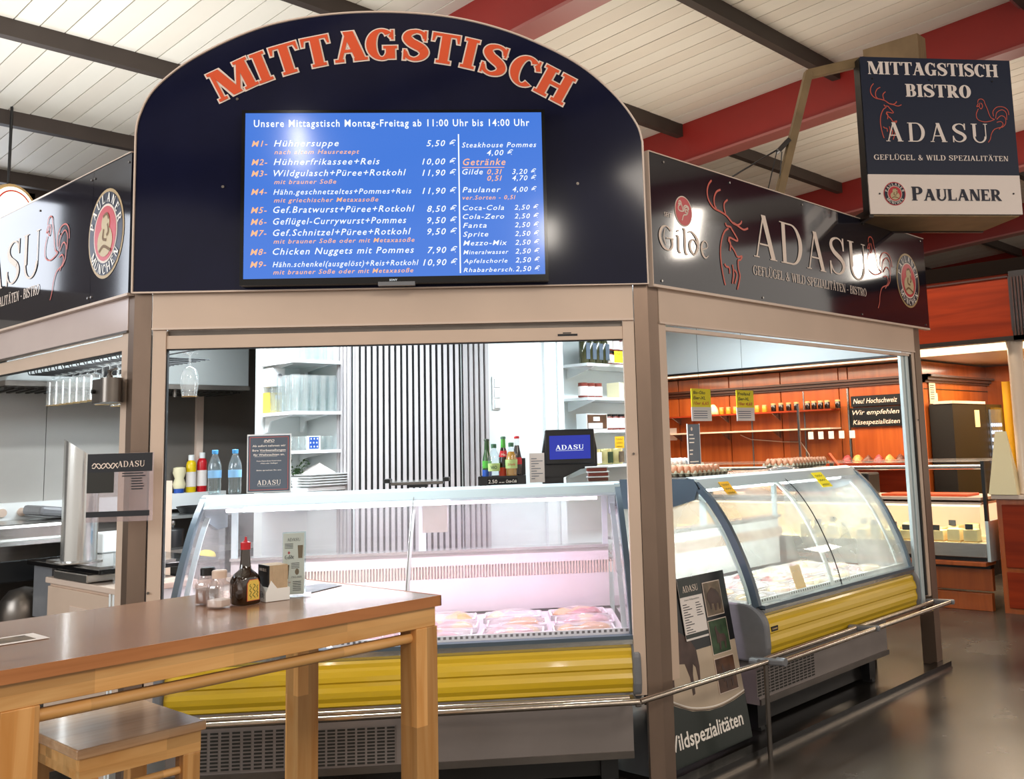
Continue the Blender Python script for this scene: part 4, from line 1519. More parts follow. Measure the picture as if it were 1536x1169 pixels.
# price cards
def card(fr, u, w_, z, wd, h, m, label, tilt=0., rz=0., txt=(), tm='ink', group=None, stand=False, scrib=0):
    t = thing('price_card', label, 'price card', fr, (u, w_, z), rz=rz, group=group)
    t.rotation_euler[0] = tilt
    mesh('card', MB().box(0, 0, 0, wd, .003, h), m, t)
    for i in range(scrib):
        zz = h * (1 - (i + .8) / (scrib + .3))
        n_ = 9 + i
        lines('scribble', [[(wd * (.12 + .7 * k / n_), zz + h * .07 * math.sin(k * 2.3 + i)) for k in range(n_ + 1)]], h * .028, tm, t, -.0012, k=3)
    for i, s in enumerate(txt):
        sans('card_lettering', s, wd * .1, h * (1 - (i + .85) / (len(txt) + .3)), h * .6 / len(txt), tm, t, y=-.0012, width=min(wd * .8, wd * .12 * len(s)), shear=.2)
    return t


card(RF, 1.105, .335, 1.285, .10, .10, 'paper_orange', 'small yellow-orange price card on the left end of the right case glass', tilt=R_(-42), scrib=3)
card(RF, 2.18, .315, 1.275, .13, .125, 'paper_yellow', 'yellow handwritten price card high on the right case glass', tilt=R_(-42), scrib=3)
card(RF, 1.43, .10, .695, .11, .17, 'paper_orange', 'plain yellow card leaning inside the right case glass', tilt=R_(-18))
card(FF, 1.26, .60, 1.17, .13, .17, 'paper', 'pink lit blank paper hung inside the front case behind the glass', tilt=0)

# ================================================================== THINGS ON THE FRONT CASE
ZT = 1.396


def lathe_thing(name, label, cat, fr, loc, parts, group=None, n=18, sx=1, sy=1, rz=0.):
    t = thing(name, label, cat, fr, loc, group=group, rz=rz)
    for pn, prof, m in parts:
        mesh(pn, MB().lathe(0, 0, prof, n, sx, sy), m, t, smooth=True)
    return t


def water_bottle(u, w_, label):
    t = lathe_thing('water_bottle', label, 'bottle', FF, (u, w_, ZT), [
        ('bottle_body', [(.030, 0), (.034, .008), (.0325, .03), (.034, .05), (.032, .07), (.034, .09), (.0345, .13), (.034, .15), (.028, .175), (.016, .205), (.0135, .215), (.0135, .222)], 'glass_pet'),
        ('water', [(.028, .004), (.031, .012), (.030, .05), (.031, .09), (.031, .14), (.024, .172), (.014, .19)], 'glass_clear'),
        ('label_band', [(.0350, .088), (.0352, .128)], 'label_blue'),
        ('cap', [(.0155, .216), (.016, .220), (.016, .236), (.014, .238)], 'blue_cap')], group='water bottles on the front case')
    return t


water_bottle(.125, .86, 'clear water bottle with blue cap, left one on the front case')
water_bottle(.232, .86, 'clear water bottle with blue cap beside the info sign')

# info board
t = thing('info_stand', 'grey INFO notice in a clear stand on the front case, ending in ADASU', 'sign', FF, (.305, .82, ZT))
mesh('clear_holder', MB().box(0, .0, 0, .233, .006, .315).box(0, .0, 0, .233, .06, .004), 'white_gloss', t)
mesh('notice_sheet', MB().box(.006, -.002, .008, .227, 0, .307), 'sign_slate', t)
fm = MB()
for a, b, c, d in ((.014, .016, .219, .0185), (.014, .297, .219, .2995), (.014, .016, .0165, .2995), (.2165, .016, .219, .2995)):
    fm.box(a, -.0028, b, c, -.002, d)
mesh('notice_border', fm, 'line_red', t)
for s, z, h, wd, sh in (('INFO', .273, .013, .056, .25), ('Ab sofort nehmen wir', .247, .0115, .176, 0), ('Ihre Vorbestellungen', .223, .0115, .176, 0), ('für Weihnachten an.', .199, .0115, .165, 0),
                        ('Pute-Gans-Ente-Kaninchen', .168, .006, .130, 0), ('Wild oder Geflügel', .155, .006, .09, 0), ('Bitte sprechen Sie uns', .118, .0065, .13, 0)):
    sans('notice_line', s, .117, z, h, 'text_white', t, y=-.0032, width=wd, align='c', shear=sh, bold=.015)
mesh('underline', MB().box(.09, -.0034, .269, .145, -.003, .2705).box(.07, -.0034, .218, .205, -.003, .2192).box(.04, -.0034, .194, .16, -.003, .1952).box(.058, -.0034, .036, .176, -.003, .0368), 'text_white', t)
serif('lettering', 'ADASU', .056, .042, .026, 'text_white', t, y=-.0032, width=.124, S=.15, T=.06, F=.07, G=.05, track=.12)

# slicing scale / glass plate on foot
t = thing('flat_scale', 'low glass-topped scale in the middle of the front case top', 'scale', FF, (1.045, .84, ZT))
mesh('glass_plate', MB().box(.0, .0, .032, .325, .10, .040), 'glass_tumbler', t)
mesh('scale_body', MB().box(.02, .01, .014, .305, .09, .030), 'steel_dark', t, bevel=.004)
mesh('scale_foot', MB().box(.12, .03, 0, .22, .08, .014), 'black', t)
mesh('end_clamp', MB().box(-.015, -.005, .028, .02, .1, .050).box(.305, -.005, .028, .34, .1, .050), 'black', t, bevel=.004)

# bottle crate with price strip
t = thing('bottle_crate', 'black counter tray with 2.50 price strip, holding five drink bottles', 'crate', FF, (1.545, .80, ZT))
mb = MB()
mb.box(0, 0, 0, .262, .012, .048).box(0, .012, 0, .012, .15, .048).box(.25, .012, 0, .262, .15, .048).box(0, .15, 0, .262, .162, .048).box(.012, .012, 0, .25, .15, .006)
mb.box(.215, .15, .04, .262, .162, .14)
mesh('tray', mb, 'black', t, bevel=.002)
mesh('price_strip', MB().box(.05, -.003, .004, .215, 0, .036), 'black_gloss', t)
sans('price_lettering', '2.50', .056, .010, .020, 'text_white', t, y=-.0042, width=.048)
mesh('small_lettering', MB().box(.115, -.0042, .012, .124, -.003, .015).box(.128, -.0042, .012, .143, -.003, .0145), 'text_white', t)
sans('brand_lettering', 'Coca-Cola', .152, .011, .017, 'text_white', t, y=-.0042, width=.058, shear=.45, bold=.01)


def drink(u, w_, label, kind):
    g = 'drink bottles in the black counter tray'
    z = ZT + .007
    if kind == 'pet_water':
        ps = [('bottle_body', [(.027, 0), (.031, .01), (.029, .05), (.031, .09), (.0325, .12), (.028, .155), (.014, .185), (.0125, .195)], 'glass_pet'), ('label_band', [(.0320, .068), (.0335, .110)], 'paper_lime'),
              ('cap', [(.0150, .194), (.0152, .215), (.013, .217)], 'green_cap')]
    elif kind == 'pet_amber':
        ps = [('bottle_body', [(.028, 0), (.032, .01), (.030, .05), (.032, .09), (.0335, .12), (.026, .16), (.0145, .188), (.0125, .20)], 'glass_pet'), ('drink', [(.026, .004), (.029, .012), (.028, .05), (.030, .09), (.031, .12), (.023, .155), (.015, .172)], 'drink_amber'),
              ('label_band', [(.0330, .080), (.0340, .128)], 'paper_lime'), ('cap', [(.0150, .198), (.0152, .220), (.013, .222)], 'green_cap')]
    elif kind == 'glass_spezi':
        ps = [('bottle_body', [(.024, 0), (.026, .01), (.026, .13), (.023, .15), (.0165, .185), (.013, .2)], 'cola'), ('label_band', [(.0268, .02), (.0268, .085)], 'paper_orange_red'), ('neck_label', [(.0245, .143), (.0190, .178)], 'red_plastic'),
              ('neck', [(.0142, .195), (.0125, .245)], 'bottle_lime'), ('cap', [(.0145, .243), (.0150, .252), (.012, .257)], 'green_cap')]
    elif kind == 'glass_cola':
        ps = [('bottle_body', [(.024, 0), (.027, .01), (.023, .055), (.027, .10), (.026, .135), (.018, .175), (.0128, .205)], 'cola'), ('label_band', [(.0272, .10), (.0262, .138)], 'red_plastic'), ('neck', [(.0125, .204), (.0122, .245)], 'glass_tumbler'),
              ('cap', [(.0145, .243), (.0150, .252), (.012, .257)], 'red_plastic')]
    else:
        ps = [('bottle_body', [(.024, 0), (.026, .01), (.026, .12), (.022, .145), (.015, .175), (.0135, .19)], 'bottle_green'), ('label_band', [(.0266, .015), (.0266, .075)], 'box_blue'), ('upper_label', [(.0268, .085), (.0262, .125)], 'bottle_lime'),
              ('neck', [(.0145, .185), (.0128, .235)], 'bottle_green'), ('cap', [(.0145, .234), (.0150, .242), (.012, .246)], 'dark_green')]
    t = lathe_thing('drink_bottle', label, 'bottle', FF, (u, w_, z), ps, group=g)
    return t


mat('paper_lime', 'bcd48a', .45)
mat('paper_orange_red', 'd4431c', .4)
d0 = drink(1.592, .905, 'dark green glass bottle with blue label, back left in the drinks tray', 'glass_green')
d1 = drink(1.632, .850, 'clear plastic bottle with pale green VIO label and green cap', 'pet_water')
d2 = drink(1.684, .905, 'cola-brown glass bottle with lime neck and red label in the tray', 'glass_spezi')
d3 = drink(1.728, .850, 'plastic bottle of amber spritzer with pale label and green cap', 'pet_amber')
d4 = drink(1.760, .905, 'slim cola glass bottle with red label at the tray\'s right', 'glass_cola')
sans('label_lettering', 'ViO', 0, .080, .018, 'green_cap', d1, y=-.0345, width=.036, align='c', bold=.02)
sans('label_lettering', 'Schorle', 0, .096, .014, 'logo_red', d3, y=-.0352, width=.042, align='c', shear=.3)
sans('label_lettering', 'Mix', 0, .150, .014, 'text_white', d2, y=-.0250, width=.024, align='c')

# receipt paper & cash register
t = thing('receipt_sheet', 'white printed sheet standing between drinks tray and register', 'paper', FF, (1.83, .98, ZT))
mesh('sheet', MB().box(0, 0, 0, .085, .002, .165), 'paper', t)
mb = MB()
for i in range(9):
    mb.quad((.01, -.001, .02 + i * .014), (.03 + .045 * ((i * 7) % 5) / 4, -.001, .02 + i * .014), (.03 + .045 * ((i * 7) % 5) / 4, -.001, .024 + i * .014), (.01, -.001, .024 + i * .014))
mesh('printed_rows', mb, 'sign_slate', t, kind='stuff')
t = thing('cash_register', 'black cash register whose customer screen reads ADASU on blue', 'cash register', FF, (1.905, 1.02, ZT - .02))
mb = MB()
mb.xzprof([(.0, .03), (.0, .19), (.02, .30), (.30, .30), (.318, .20), (.318, .10), (.22, .085), (.10, .03)], .02, .10)
mesh('housing', mb, 'black', t, bevel=.006)
mb = MB()
mb.box(.018, -.0, .115, .302, .03, .315)
mesh('screen_housing', mb, 'black', t, bevel=.008)
mesh('customer_screen', MB().box(.042, -.004, .145, .278, 0, .280), 'screen_navy', t)
serif('lettering', 'ADASU', .078, .200, .026, 'screen_white', t, y=-.0055, width=.160, S=.17, T=.07, F=.07, G=.06, track=.12)
mesh('underline', MB().box(.078, -.0056, .193, .238, -.005, .1945), 'screen_white', t)
mesh('foot', MB().box(.0, .02, -.06, .12, .12, .05), 'black', t)

# stack of plastic tubs
tubs = []
for k in range(3):
    tt = thing('food_tub', ['brown-filled plastic tub, lowest of the stack on the case', 'brown-filled plastic tub in the middle of the stack', 'brown-filled plastic tub, topmost of the stack'][k], 'food tub', FF, (2.150 - .006 * (k == 2), .87, ZT + k * .027), group='stack of three plastic tubs')
    mesh('tub', MB().box(.006, .006, 0, .118, .086, .019), 'jar_red' if k else 'sausage', tt, bevel=.004)
    mesh('lid', MB().box(0, 0, .019, .124, .092, .0265), 'plastic_white', tt, bevel=.002)

# ================================================================== THINGS ON THE RIGHT CASE
ZR = 1.392


ORDN = ['first', 'second', 'third', 'fourth', 'fifth', 'sixth', 'seventh', 'eighth', 'ninth', 'tenth', 'eleventh', 'twelfth']


def egg_tray(u, w_, z, nx, ny, rz, egg, label, elabel, skip=0, tn=None):
    t = thing('egg_carton', label, 'egg carton', RF, (u, w_, z), rz=rz)
    s = .047
    mb = MB()
    mb.box(0, 0, .018, nx * s, ny * s, .022)
    for i in range(nx):
        for j in range(ny):
            cx, cy = (i + .5) * s, (j + .5) * s
            mb.lathe(cx, cy, [(.010, 0), (.014, .002), (.021, .020)], 8)
    for i in range(nx + 1):
        for j in range(ny + 1):
            mb.lathe(i * s, j * s, [(.013, .018), (.008, .030), (.003, .036)], 6)
    mesh('carton', mb, 'egg_carton', t)
    ed = None
    for j in range(ny):
        for i in range(nx):
            if i >= nx - skip:
                continue
            if ed is None:
                e = MB()
                pr = []
                for k in range(9):
                    a = math.pi * k / 8
                    zz = -math.cos(a)
                    pr.append((.0215 * math.sin(a) * (1 - .10 * zz) + 1e-6, .028 * zz))
                e.lathe(0, 0, pr, 12)
                o = mesh('egg', e, egg, None, smooth='all')
                ed = o.data
            else:
                o = bpy.data.objects.new('egg', ed)
                COL.objects.link(o)
            base = Matrix.Rotation(R_(RF.deg) + rz, 4, 'Z') @ Vector(((i + .5) * s, (j + .5) * s, 0))
            q = RF.W(u, w_, z)
            o.location = (q[0] + base.x, q[1] + base.y, z + .041 + random.uniform(-.001, .001))
            o.rotation_euler = (random.uniform(-.15, .15), random.uniform(-.15, .15), random.uniform(0, 6))
            tag(o, elabel % (ORDN[j], ORDN[i]), 'egg', group=tn)


egg_tray(1.06, .53, ZR, 8, 5, .02, 'egg_brown', 'grey pulp carton of brown eggs at the left end of the right case', 'brown egg in the left front carton, %s row, %s from the left', skip=2, tn='brown eggs in the left carton')
egg_tray(1.17, .79, ZR, 7, 4, .0, 'egg_white', 'empty grey pulp carton under the white eggs', 'unused %s %s', skip=7)
egg_tray(1.17, .79, ZR + .037, 7, 4, .0, 'egg_white', 'grey pulp carton of white eggs behind the brown ones', 'white egg in the rear carton, %s row, %s from the left', tn='white eggs')
egg_tray(2.34, .62, ZR, 11, 5, .03, 'egg_brown', 'long grey carton of pale brown eggs at the right end of the case', 'pale brown egg in the right hand carton, %s row, %s from the left', tn='brown eggs in the right carton')
t = thing('menu_stand', 'tall grey leaflet stand among the eggs on the right case', 'menu stand', RF, (1.315, .76, ZR))
mesh('stand_sheet', MB().box(0, 0, 0, .125, .005, .315), 'sign_slate', t)
mesh('stand_edge', MB().box(-.004, -.001, 0, 0, .006, .318).box(.125, -.001, 0, .129, .006, .318).box(0, -.03, 0, .125, .04, .004), 'white_gloss', t)
mb = MB()
for i, wd_ in enumerate((.045, .055, .05, 0, .035, .03, 0, .09)):
    if wd_:
        mb.box(.012, -.0012, .245 - i * .024, .012 + wd_, -.0002, .252 - i * .024)
mesh('printed_rows', mb, 'text_white', t, kind='stuff')
mesh('emblem', disc(MB(), .04, .285, .010, .012, -.0012, 14), 'text_cream', t)
t = thing('bag_pile', 'crumpled clear plastic bags lying on the right case top', 'plastic bags', RF, (2.12, .60, ZR + .0))
mb = blob(.0, .0, 0, .13, .07, .022, 16, 4, 5, .14)
mb2 = blob(.16, .03, 0, .10, .06, .018, 16, 4, 9, .2)
mesh('bag', mb, 'glass_tumbler', t, smooth='all')
mesh('bag', mb2, 'glass_tumbler', t, smooth='all')

# yellow egg price cards hanging from the roof by threads
for k, (u, lab, tx) in enumerate(((1.70, 'yellow card for organic eggs hanging left above the eggs', ('Bio-Öko', 'Eier-XL', '10er 6,65')), (2.245, 'yellow card for free range eggs hanging right above the eggs', ('Freiland', 'Eier-XL', '10er 4,60')))):
    t = thing('hanging_price_card', lab, 'price card', RF, (u, 1.0, 1.83))
    mesh('yellow_card', MB().box(0, 0, 0, .225, .004, .125), 'paper_yellow', t)
    mesh('lower_sheet', MB().box(.0, .002, -.095, .23, .006, .0), 'paper', t)
    mesh('thread', MB().tube([(.09, 0, .125), (.09, 0, .88)], .0015, 4), 'black', t)
    for i, s in enumerate(tx):
        sans('card_lettering', s, .02, .088 - i * .036, .022, 'ink' if i < 2 else 'paper_orange_red', t, y=-.0012, width=.02 * len(s), shear=.2, bold=.01)
    mb = MB()
    for i in range(4):
        mb.quad((.02, .001, -.03 - i * .015), (.18, .001, -.03 - i * .015), (.18, .001, -.026 - i * .015), (.02, .001, -.026 - i * .015))
    mesh('printed_rows', mb, 'ink_blue', t, kind='stuff')

# ================================================================== POSTER BOARD BEHIND THE RAIL
t = thing('poster_board', 'leaning game poster board behind the rail, reading Wildspezialitäten, with a price list clipped on', 'poster', RF, (.18, .08, .05))
t.rotation_euler[0] = -math.atan2(.14, .85)
mesh('board', MB().box(0, 0, 0, .665, .008, .861), 'poster_pale', t)
mesh('black_corner', MB().box(.0, -.001, .50, .665, 0, .861), 'poster_black', t)
arc = [(.0, .0), (.665, .0), (.665, .222), (.56, .205), (.45, .197), (.34, .200), (.2, .225), (.08, .270), (0, .31)]
mesh('green_foot', MB().xzprof(arc, -.0015, 0), 'aframe_green', t)
lines('arc_line', [[(0, .328), (.08, .288), (.2, .242), (.34, .217), (.45, .213), (.56, .222), (.665, .238)]], .006, 'text_white', t, -.0028)
lines('arc_line', [[(0, .316), (.08, .277), (.2, .231), (.34, .206), (.45, .202), (.56, .211), (.665, .228)]], .004, 'boar', t, -.0020)
sans('lettering', 'Wildspezialitäten', -.075 + .02, .078, .073, 'text_white', t, y=-.003, width=.66, bold=.018)
# boar standing on the pale field
B = [(.0, .60), (.06, .64), (.13, .63), (.20, .60), (.27, .56), (.31, .50), (.315, .42), (.305, .36), (.29, .355), (.285, .42), (.265, .44), (.25, .39), (.245, .30), (.225, .295), (.225, .38), (.20, .45), (.13, .46), (.10, .44), (.09, .36), (.07, .355), (.06, .45), (.02, .47), (0, .48)]
mesh('boar_picture', MB().xzprof(list(reversed(B)), -.0022, -.001), 'boar', t)


def photo(x0, z0, x1, z1, m, fig, lab):
    f = mesh('photo', MB().box(x0, -.0045, z0, x1, -.002, z1), 'text_cream', t, label=lab)
    p_ = mesh('photo_picture', MB().box(x0 + .004, -.0055, z0 + .004, x1 - .004, -.0045, z1 - .004), m, f)
    w_, h_ = x1 - x0, z1 - z0
    mesh('animal_figure', MB().xzprof([(x0 + a * w_, z0 + b * h_) for a, b in fig], -.0068, -.0056), 'boar', f)


BOAR = [(.12, .50), (.2, .68), (.45, .82), (.7, .74), (.85, .6), (.88, .42), (.82, .16), (.74, .14), (.74, .34), (.62, .34), (.58, .14), (.48, .14), (.48, .34), (.34, .36), (.32, .2), (.24, .2), (.22, .38)]
DEER = [(.30, .30), (.32, .52), (.28, .74), (.36, .82), (.42, .66), (.5, .56), (.74, .54), (.80, .40), (.74, .12), (.68, .12), (.68, .32), (.50, .34), (.46, .12), (.40, .12), (.40, .32)]
photo(.452, .640, .607, .816, 'photo_brown', list(reversed(BOAR)), 'photo of a wild boar, top of three')
photo(.444, .448, .612, .622, 'photo_green', list(reversed(DEER)), 'photo of a deer in green, middle of three')
photo(.444, .256, .618, .430, 'photo_rust', list(reversed(DEER)), 'photo of a stag, bottom of three')
ls = mesh('price_list', MB().box(.237, -.009, .552, .43, -.006, .856), 'paper', t)
mesh('list_header', MB().box(.237, -.0102, .765, .43, -.009, .856).box(.237, -.0102, .562, .43, -.009, .582), 'aframe_green', ls)
serif('list_lettering', 'ADASU', .268, .787, .032, 'text_cream', ls, y=-.0106, width=.132, S=.16, T=.06, F=.07, G=.05, track=.1)
sans('list_lettering', 'Unsere Wildspezialitäten', .335, .745, .009, 'ink', ls, y=-.0096, width=.13, align='c')
mb = MB()
for i in range(12):
    mb.quad((.25, -.0095, .725 - i * .0125), (.285 + .02 * (i % 3), -.0095, .725 - i * .0125), (.285 + .02 * (i % 3), -.0095, .729 - i * .0125), (.25, -.0095, .729 - i * .0125))
    if i < 6:
        mb.quad((.36, -.0095, .725 - i * .0125), (.395 + .01 * (i % 3), -.0095, .725 - i * .0125), (.395 + .01 * (i % 3), -.0095, .729 - i * .0125), (.36, -.0095, .729 - i * .0125))
mesh('printed_rows', mb, 'ink', ls, kind='stuff')

# ================================================================== INSIDE THE STALL
core = thing('wall_core', 'white inner wall of the stall with a panel of upright slats', 'wall', kind='structure')
CP = [(3.62, 5.24), (4.106, 4.779), (5.03, 4.779), (5.03, 5.05), (6.15, 5.05), (6.15, 6.2), (3.62, 6.2)]
mesh('wall_surface', MB().prism(CP, 0, 2.72), 'white_wall', core)
mesh('wall_surface', MB().box(3.30, 5.76, 0, 3.62, 5.86, 2.72), 'white_wall', core)
mesh('wall_pilaster', MB().box(4.84, 4.755, 0, 4.93, 4.779, 2.72).box(4.98, 4.765, 0, 5.035, 4.779, 2.72), 'white', core)


def slats(p0, p1, n):
    p0, p1 = Vector(p0), Vector(p1)
    d = (p1 - p0) / n
    dn = d.normalized()
    nr = Vector((dn.y, -dn.x))
    bk = MB()
    a, b = p0, p1
    bk.add([(a.x, a.y, .8), (b.x, b.y, .8), (b.x + nr.x * .004, b.y + nr.y * .004, .8), (a.x + nr.x * .004, a.y + nr.y * .004, .8),
            (a.x, a.y, 2.72), (b.x, b.y, 2.72), (b.x + nr.x * .004, b.y + nr.y * .004, 2.72), (a.x + nr.x * .004, a.y + nr.y * .004, 2.72)],
           [(0, 1, 2, 3), (7, 6, 5, 4), (0, 4, 5, 1), (1, 5, 6, 2), (2, 6, 7, 3), (3, 7, 4, 0)])
    mesh('slat_backing', bk, 'slat_black', core)
    me = None
    L = d.length
    for i in range(n):
        q = p0 + d * (i + .14) + nr * .004
        if me is None:
            o = mesh('slat', MB().box(0, -.014, .8, L * .60, 0, 2.71), 'slat_grey', core)
            me = o.data
        else:
            o = bpy.data.objects.new('slat', me)
            link(o, core)
        o.location = (q.x, q.y, 0)
        o.rotation_euler[2] = math.atan2(dn.y, dn.x)


slats((3.618, 5.40), (3.618, 5.245), 4)
slats((3.624, 5.234), (4.102, 4.779), 18)
slats((4.112, 4.777), (4.335, 4.777), 5)

t = thing('switch_panel', 'tall white panel of three light switches beside the slatted wall', 'switch', loc=(4.365, 4.778, 1.845))
mesh('panel', MB().box(0, -.008, 0, .075, 0, .215), 'white', t, bevel=.002)
for k in range(3):
    mesh('rocker', MB().box(.014, -.016, .010 + k * .068, .066, -.008, .066 + k * .068), 'plastic_white', t, bevel=.002)

kw_ = thing('wall_kitchen', 'grey steel clad kitchen wall at the back of the stall', 'wall', kind='structure')
mesh('wall_surface', MB().box(1.2, 6.92, 0, 6.1, 7.05, 2.72), 'dark_wall', kw_)
for a, b in ((1.2, 2.42), (2.424, 3.06)):
    mesh('steel_sheet', MB().box(a, 6.90, 1.33, b, 6.92, 2.5), 'grey_wall', kw_)
mesh('wall_strip', MB().box(3.425, 6.89, 1.38, 3.475, 6.92, 2.1), 'cream_edge', kw_)
sk = mesh('socket_ledge', MB().box(1.2, 6.82, 1.245, 3.62, 6.92, 1.352), 'white', kw_)
mb = MB()
for xx in (2.16, 2.27, 2.42, 2.53, 3.18):
    o = mesh('socket', MB().tube([(xx, 6.818, 1.295), (xx, 6.808, 1.295)], .026, 14), 'cream_edge', sk)

t = thing('extractor_hood', 'wide brushed steel extractor hood under the stall ceiling', 'extractor hood', loc=(2.0, 6.35, 2.046))
mesh('hood_box', MB().box(0, 0, .03, 1.525, .5, .66), 'hood', t, bevel=.004)
mesh('hood_rim', MB().box(-.005, -.01, 0, 1.53, .5, .03), 'steel_dark', t)
mb = MB()
for k in range(28):
    mb.bar((.02 + k * .054, .05, -.012), (.05 + k * .054, .45, -.012), .02, .012)
mesh('filter_slats', mb, 'slot_dark', t)
mesh('drip_spout', MB().tube([(1.02, .04, 0), (1.02, .04, -.05)], .012, 8), 'steel_dark', t)


def squeeze(x, label, body, cap, h=.26, r=.034):
    return lathe_thing('sauce_bottle', label, 'bottle', None, (x, 6.86, 1.353), [
        ('bottle_body', [(r * .9, 0), (r, .01), (r, h * .75), (r * .85, h * .82), (r * .45, h * .87)], body), ('label_band', [(r * 1.02, h * .15), (r * 1.02, h * .55)], 'paper'),
        ('cap', [(r * .6, h * .86), (r * .6, h), (r * .5, h * 1.01)], 'white')], group='sauce bottles on the ledge')


lathe_thing('sauce_bottle', 'squat cream mayonnaise bottle standing on its blue cap', 'bottle', None, (3.285, 6.85, 1.353), [
    ('cap', [(.034, 0), (.034, .03)], 'box_blue'), ('bottle_body', [(.036, .03), (.044, .06), (.030, .10), (.044, .14), (.040, .175), (.02, .18)], 'paper_warm')])
squeeze(3.375, 'yellow mustard bottle with white cap, beside the red one', 'yellow_plastic', 'white')
squeeze(3.455, 'red ketchup bottle with white cap at the wall strip', 'red_plastic', 'white', .275)

# kitchen equipment
t = thing('warming_unit', 'steel warming unit with black front under a steel lid, at the far left', 'kitchen unit', loc=(1.3, 6.32, .55))
mesh('unit_body', MB().box(0, 0, .37, 1.22, .48, .50), 'black', t, bevel=.01)
mesh('worktop', MB().box(-.05, -.05, .60, 1.12, .48, .70), 'steel', t, bevel=.02)
mesh('worktop_lip', MB().box(-.05, -.10, .585, 1.25, .48, .605), 'steel_bright', t)
mesh('basin', MB().yzprof([(-.02, .585), (.02, .42), (.40, .42), (.45, .585)], .55, 1.22), 'steel', t)
t = thing('pan_lid', 'grey pan lid lying tilted on the warming unit', 'lid', loc=(2.40, 6.62, 1.26))
t.rotation_euler = (0, R_(8), 0)
mesh('lid', MB().box(-.15, -.15, 0, .14, .15, .06), 'grey_plastic', t, bevel=.02)
t = thing('kitchen_counter', 'long dark kitchen counter with black pots below the ledge', 'counter', loc=(2.6, 6.25, 0))
mesh('counter_top', MB().box(0, 0, .98, 1.2, .65, 1.02), 'steel', t)
mesh('counter_body', MB().box(0.02, .03, 0, 1.18, .62, .98), 'kick_black', t)
mesh('upper_shelf', MB().box(.30, .2, 1.20, 1.1, .60, 1.22), 'steel_bright', t)
mesh('shelf_bracket', MB().box(.32, .58, 1.02, .35, .60, 1.2).box(1.05, .58, 1.02, 1.08, .60, 1.2), 'steel', t)
lathe_thing('frying_pan', 'flat black pan on the shelf behind the sauce bottles', 'pan', None, (3.32, 6.62, 1.222), [('pan', [(.12, 0), (.15, .045), (.145, .045), (.118, .006)], 'pot_black')])
lathe_thing('cooking_pot', 'black pot with steel knob on the dark kitchen counter', 'pot', None, (3.08, 6.5, 1.022), [('pot', [(.07, 0), (.075, .10), (.07, .11), (0.001, .12)], 'pot_black'), ('knob', [(.008, .12), (.018, .14), (.014, .165), (0.001, .17)], 'chrome')])
t = thing('upright_panel', 'narrow cream upright panel behind the left post', 'panel', loc=(2.765, 5.98, .861))
mesh('panel', MB().box(0, 0, 0, .06, .16, .60), 'cream_panel', t)
t = thing('waste_caddy', 'black caddy holding yellow cloths beside the left post', 'box', loc=(2.95, 5.86, .861))
mesh('caddy', MB().box(0, 0, 0, .13, .16, .12), 'black', t, bevel=.005)
mesh('cloth', blob(.07, .08, .11, .06, .07, .05, 10, 4, 3, .25), 'yellow_plastic', t, smooth='all')
t = thing('low_cabinet', 'white low cabinet under the black caddy', 'cabinet', loc=(2.72, 5.84, 0))
mesh('body', MB().box(0, 0, 0, .50, .36, .82), 'white', t)
mesh('top', MB().box(-.01, -.01, .82, .51, .36, .86), 'cream_panel', t)

# --- left bay: bar counter
t = thing('bar_cabinet', 'cream cabinet with a bow handle inside the left bay', 'cabinet', LF, (-1.24, .10, 0))
mesh('body', MB().box(.02, .02, .06, .86, .38, .955), 'cream_panel', t)
mesh('worktop', MB().box(0, 0, .955, .90, .40, .985), 'cream_edge', t, bevel=.004)
d = mesh('door', MB().box(.03, .004, .08, .80, .02, .94), 'cream_panel', t, bevel=.002)
mesh('handle', MB().tube([(.08, .0, .76), (.08, -.025, .76), (.08, -.025, .60), (.08, 0, .60)], .007, 8), 'chrome', d)
mesh('end_panel', MB().box(.815, .0, .03, .835, .39, .955).box(.855, .0, .03, .875, .39, .955), 'white', t)
mesh('notice_paper', MB().box(.34, .0, .70, .60, .003, .86), 'cream_edge', t)
t = thing('drip_counter', 'black glass topped bar unit under the tap column', 'counter', LF, (-1.52, .10, 0))
mesh('glass_top', MB().box(0, 0, 1.035, .97, .62, 1.06), 'black_gloss', t, bevel=.004)
mesh('steel_tray', MB().box(.20, .03, 1.06, .90, .42, 1.068), 'steel', t)
mesh('front', MB().box(0, .04, .75, .26, .06, 1.035), 'grey_plastic', t)
mesh('drawer', MB().box(.42, -.01, .99, .85, .3, 1.03), 'steel', t, bevel=.004)
mesh('body', MB().box(.0, .3, 0, .26, .6, 1.03), 'kick_black', t)
t = thing('beer_tap_column', 'thick steel beer tap column cut off at a slant', 'tap column', LF, (-.985, .17, 1.069))
mb = MB()
n = 28
r = .088
for k in range(n):
    a = 2 * math.pi * k / n
    mb.v.append((r * math.cos(a), r * math.sin(a), 0))
for k in range(n):
    a = 2 * math.pi * k / n
    mb.v.append((r * math.cos(a), r * math.sin(a), .585 - .062 * (.93 * math.sin(a) + .37 * math.cos(a))))
mb.f = [(k, (k + 1) % n, n + (k + 1) % n, n + k) for k in range(n)] + [tuple(range(n, 2 * n))]
mesh('column', mb, 'steel_bright', t, smooth=True)
mesh('foot_ring', MB().lathe(0, 0, [(.115, 0), (.115, .006), (.09, .012)], 26), 'steel', t, smooth=True)
t = thing('ice_box', 'clear acrylic box with cutlery beside the tap column', 'box', LF, (-.58, .18, .986))
mb = MB()
mb.box(0, 0, 0, .22, .004, .15).box(0, .16, 0, .22, .164, .15).box(0, 0, 0, .004, .164, .15).box(.216, 0, 0, .22, .164, .15)
mesh('box_walls', mb, 'glass_tumbler', t)
mb = MB()
